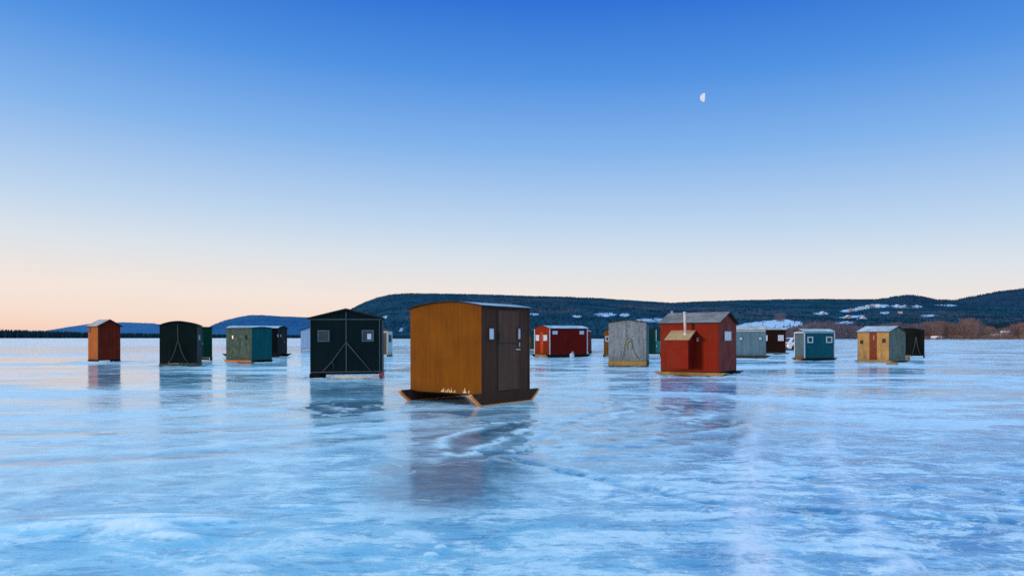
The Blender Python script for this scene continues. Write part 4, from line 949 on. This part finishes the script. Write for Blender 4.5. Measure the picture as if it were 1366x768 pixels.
# single bare trees and conifers one can tell apart
def bare_tree(px, D, H, Rr, ybase, label, mat):
    z = CAMH + (HY - ybase) / F * D
    t = tag(empty('bare_tree', ((px - CX) / F * D, D, z)), label, 'tree')
    mb = MB(); mb.tube([(0, 0, -1), (.05 * H * .2, 0, H * .35), (0, 0, H * .8)], H * .022, 6, 0, H * .006)
    for k in range(9):
        a = k * 2.4; z0 = H * (.22 + .06 * k); r = Rr * random.uniform(.5, .8)
        mb.tube([(0, 0, z0), (r * .5 * math.cos(a), r * .5 * math.sin(a), z0 + H * .09), (r * math.cos(a), r * math.sin(a), z0 + H * .24)], H * .011, 4, 0, H * .003)
    mb.build('trunk', mat, t)
    v = twigs(520, H, Rr, 1.0); o = np_mesh('crown', v, np.arange(len(v)).reshape(-1, 3), mat, {'tint': RNG.random(len(v))}, smooth=False); o.parent = t
bare_tree(1041, 880, 13, 7.5, 430.5, 'round bare purple grey tree at the top edge of the snowy meadow', BV)
bare_tree(1294, 438, 11.5, 5, 452, 'tall bare rusty tree rising above the brush on the right shore', BR)
bare_tree(1248, 438, 10.5, 4, 452.5, 'tall bare rusty tree on the shore just right of the black arched hut', BR)
def conifer(px, ybase, D, H, label):
    z = CAMH + (HY - ybase) / F * D
    t = tag(empty('pine_tree', ((px - CX) / F * D, D, z)), label, 'tree', 'pines standing in the snowy meadow')
    MB().tube([(0, 0, -.5), (0, 0, H * .9)], H * .02, 6, 0, H * .004).build('trunk', M['dark'], t)
    n = 260; q = RNG.random(n) ** .8; z0 = H * (.08 + .9 * q); r = H * .2 * (1 - q) * RNG.uniform(.5, 1.15, n) + .05; a = RNG.uniform(0, 6.28, n)
    s = H * .05
    p0 = np.stack([r * np.cos(a + .2), r * np.sin(a + .2), z0 - s * RNG.uniform(.4, 1.4, n)], -1); p1 = np.stack([r * np.cos(a - .2), r * np.sin(a - .2), z0 - s * RNG.uniform(.4, 1.4, n)], -1); p2 = np.stack([np.zeros(n), np.zeros(n), z0 + s * 1.6], -1)
    v = np.stack([p0, p1, p2], 1).reshape(-1, 3); o = np_mesh('crown', v, np.arange(3 * n).reshape(-1, 3), dk, {'tint': RNG.random(3 * n)}, smooth=False); o.parent = t
for px, yb, D, H, l in ((1017.5, 436.5, 700, 4.6, 'slim dark pine alone in the snowy meadow, left one of a pair'), (1020.5, 436.8, 700, 3.2, 'small dark pine just right of the slim pine in the snowy meadow'),
                        (1034, 436.5, 690, 2.8, 'bushy dark pine in the middle of the snowy meadow'), (1046, 437, 690, 3.8, 'dark pine low in the meadow above the dark brown hut'),
                        (1054, 436.5, 680, 4.4, 'tallest pine at the right end of the snowy meadow'), (1058, 437, 680, 3.2, 'short pine at the right end of the meadow beside the tallest one')):
    conifer(px, yb, D, H, l)

# village houses on the far slope
def house(px, py, w, hgt, dep, rot, wallc, roofc, label, D=None):
    if D is None:                                    # stand on the mountain slope
        k = np.argmin((mount['P'] - px) ** 2 * .3 + (HY - (mount['Z'] - CAMH) / mount['D'] * F - py) ** 2 + 1e6 * (mount['T'] > .97))
        x, y, z = mount['X'].flat[k], mount['D'].flat[k], mount['Z'].flat[k]
    else: x, y, z = (px - CX) / F * D, D, CAMH + (HY - py) / F * D
    t = tag(empty('house', (x, y, z), rot), label, 'house', 'houses on the far shore')
    mb = MB(); mb.prism([(-w / 2, -2), (w / 2, -2), (w / 2, hgt), (0, hgt + w * .3), (-w / 2, hgt)], 'y', -dep / 2, dep / 2); mb.build('wall', wallc, t)
    mb = MB()
    for s in (-1, 1):
        mb.prism([(s * (w / 2 + .03 * w), hgt - .2), (0, hgt + w * .3 + .05), (0, hgt + w * .34), (s * (w / 2 + .03 * w), hgt + w * .03)], 'y', -dep / 2 - .5, dep / 2 + .5)
    mb.build('roof', roofc, t)
    for s in (-1, 1):
        MB().box(s * w * .22 - .06 * w, s * w * .22 + .06 * w, -dep / 2 - .08, -dep / 2 + .02, hgt * .35, hgt * .8).build('window', M['pane_dark'], t)
CW = plain('pale_house_wall', (.5, .52, .56, 1), .8, .1, .1, .2); CO = plain('peach_house_wall', (.38, .27, .22, 1), .8, .1, .1, .2); CRd = plain('brick_house_wall', (.4, .16, .11, 1), .8, .1, .1, .2)
SN = plain('snowy_roof', (.70, .78, .9, 1), .8, .1, .06, .3); GR = plain('dark_house_roof', (.1, .1, .12, 1), .8, .1, .2, .3)
HS = [(1158, 409.5, CW, SN, 'pale snow roofed house at the left end of the hillside village'), (1164, 408.5, CO, SN, 'peach house with snowy roof near the left of the hillside village'), (1171, 409.8, CW, SN, 'pale snow roofed house in the middle of the hillside village'),
      (1196, 409, CW, SN, 'pale house with snow roof right of the village middle'), (1206, 409.6, CO, SN, 'peach house with snow roof toward the right of the village'), (1223, 409.5, CW, SN, 'pale house at the right end of the hillside village'),
      (1148, 412.5, CW, GR, 'dark roofed pale house just below the left of the village'), (1135, 415, CO, SN, 'peach house below and left of the hillside village'), (1131, 424, CO, SN, 'peach house with snowy roof halfway down the slope'),
      (1151, 426, CW, SN, 'pale house lowest on the slope under the village'), (1201, 418, CW, GR, 'dark roofed house alone among trees below the village'), (1098, 419, CW, SN, 'pale house alone on the slope left of the village')]
for i, (px, py, wc, rc, l) in enumerate(HS): house(px, py, 13, 5, 15, random.uniform(-1, 1), wc, rc, l)
house(1247, 452, 2.6, 1.0, 3, .4, CRd, SN, 'low brick red shed with snowy roof on the right shore, leftmost', 428)
house(1253, 452, 2.2, 1.3, 2.6, -.5, CO, SN, 'low peach shed with snowy roof on the right shore beside red one', 429)
house(1341, 448, 3.6, 2.2, 4, .7, CO, SN, 'peach cottage with snowy roof among brush at far right', 445)
house(1328, 449, 2.6, 1.0, 5, 1.4, CW, SN, 'low pale building with snowy roof left of the peach cottage', 445)

# ------------------------------------------------------------------ half moon
def moon():
    Dm = 20000; r = Dm * 5.6 / F
    m = NT('moon_surface'); o = m.obj(); n = m.noise(o, 1.6 / r, 5, .6)
    e = m.n('ShaderNodeEmission'); m.l(m.mix(m.mapr(n, .4, .62), (.86, .9, 1.0, 1), (.66, .72, .90, 1)), e.inputs[0]); e.inputs[1].default_value = .85
    m.l(e.outputs[0], m.out.inputs[0])
    mb = MB(); N, K = 20, 14; v = []
    for i in range(N + 1):
        th = math.pi * i / N
        for k in range(K + 1):
            ph = math.pi * (.5 - .02) + (math.pi * 0.58) * k / K - .12       # sunlit left part of the ball
            a = math.pi * (-.56) - 0 + 0
            phi = math.pi * .97 + math.pi * .58 * k / K
            v.append((r * math.sin(th) * math.cos(phi), r * math.sin(th) * math.sin(phi), r * math.cos(th)))
    f = [(i * (K + 1) + k, i * (K + 1) + k + 1, (i + 1) * (K + 1) + k + 1, (i + 1) * (K + 1) + k) for i in range(N) for k in range(K)]
    mb.add(v, f); o = mb.build('moon', m.m, smooth=True)
    P = Vector(((939.6 - CX) / F * Dm, Dm, CAMH + (HY - 130.3) / F * Dm))
    q = (-P).to_track_quat('-Y', 'Z') @ Euler((0, R(6), 0)).to_quaternion()
    o.location = P; o.rotation_euler = q.to_euler()
    tag(o, 'small white half moon, lit on its left, high in the blue sky', 'moon')
moon()
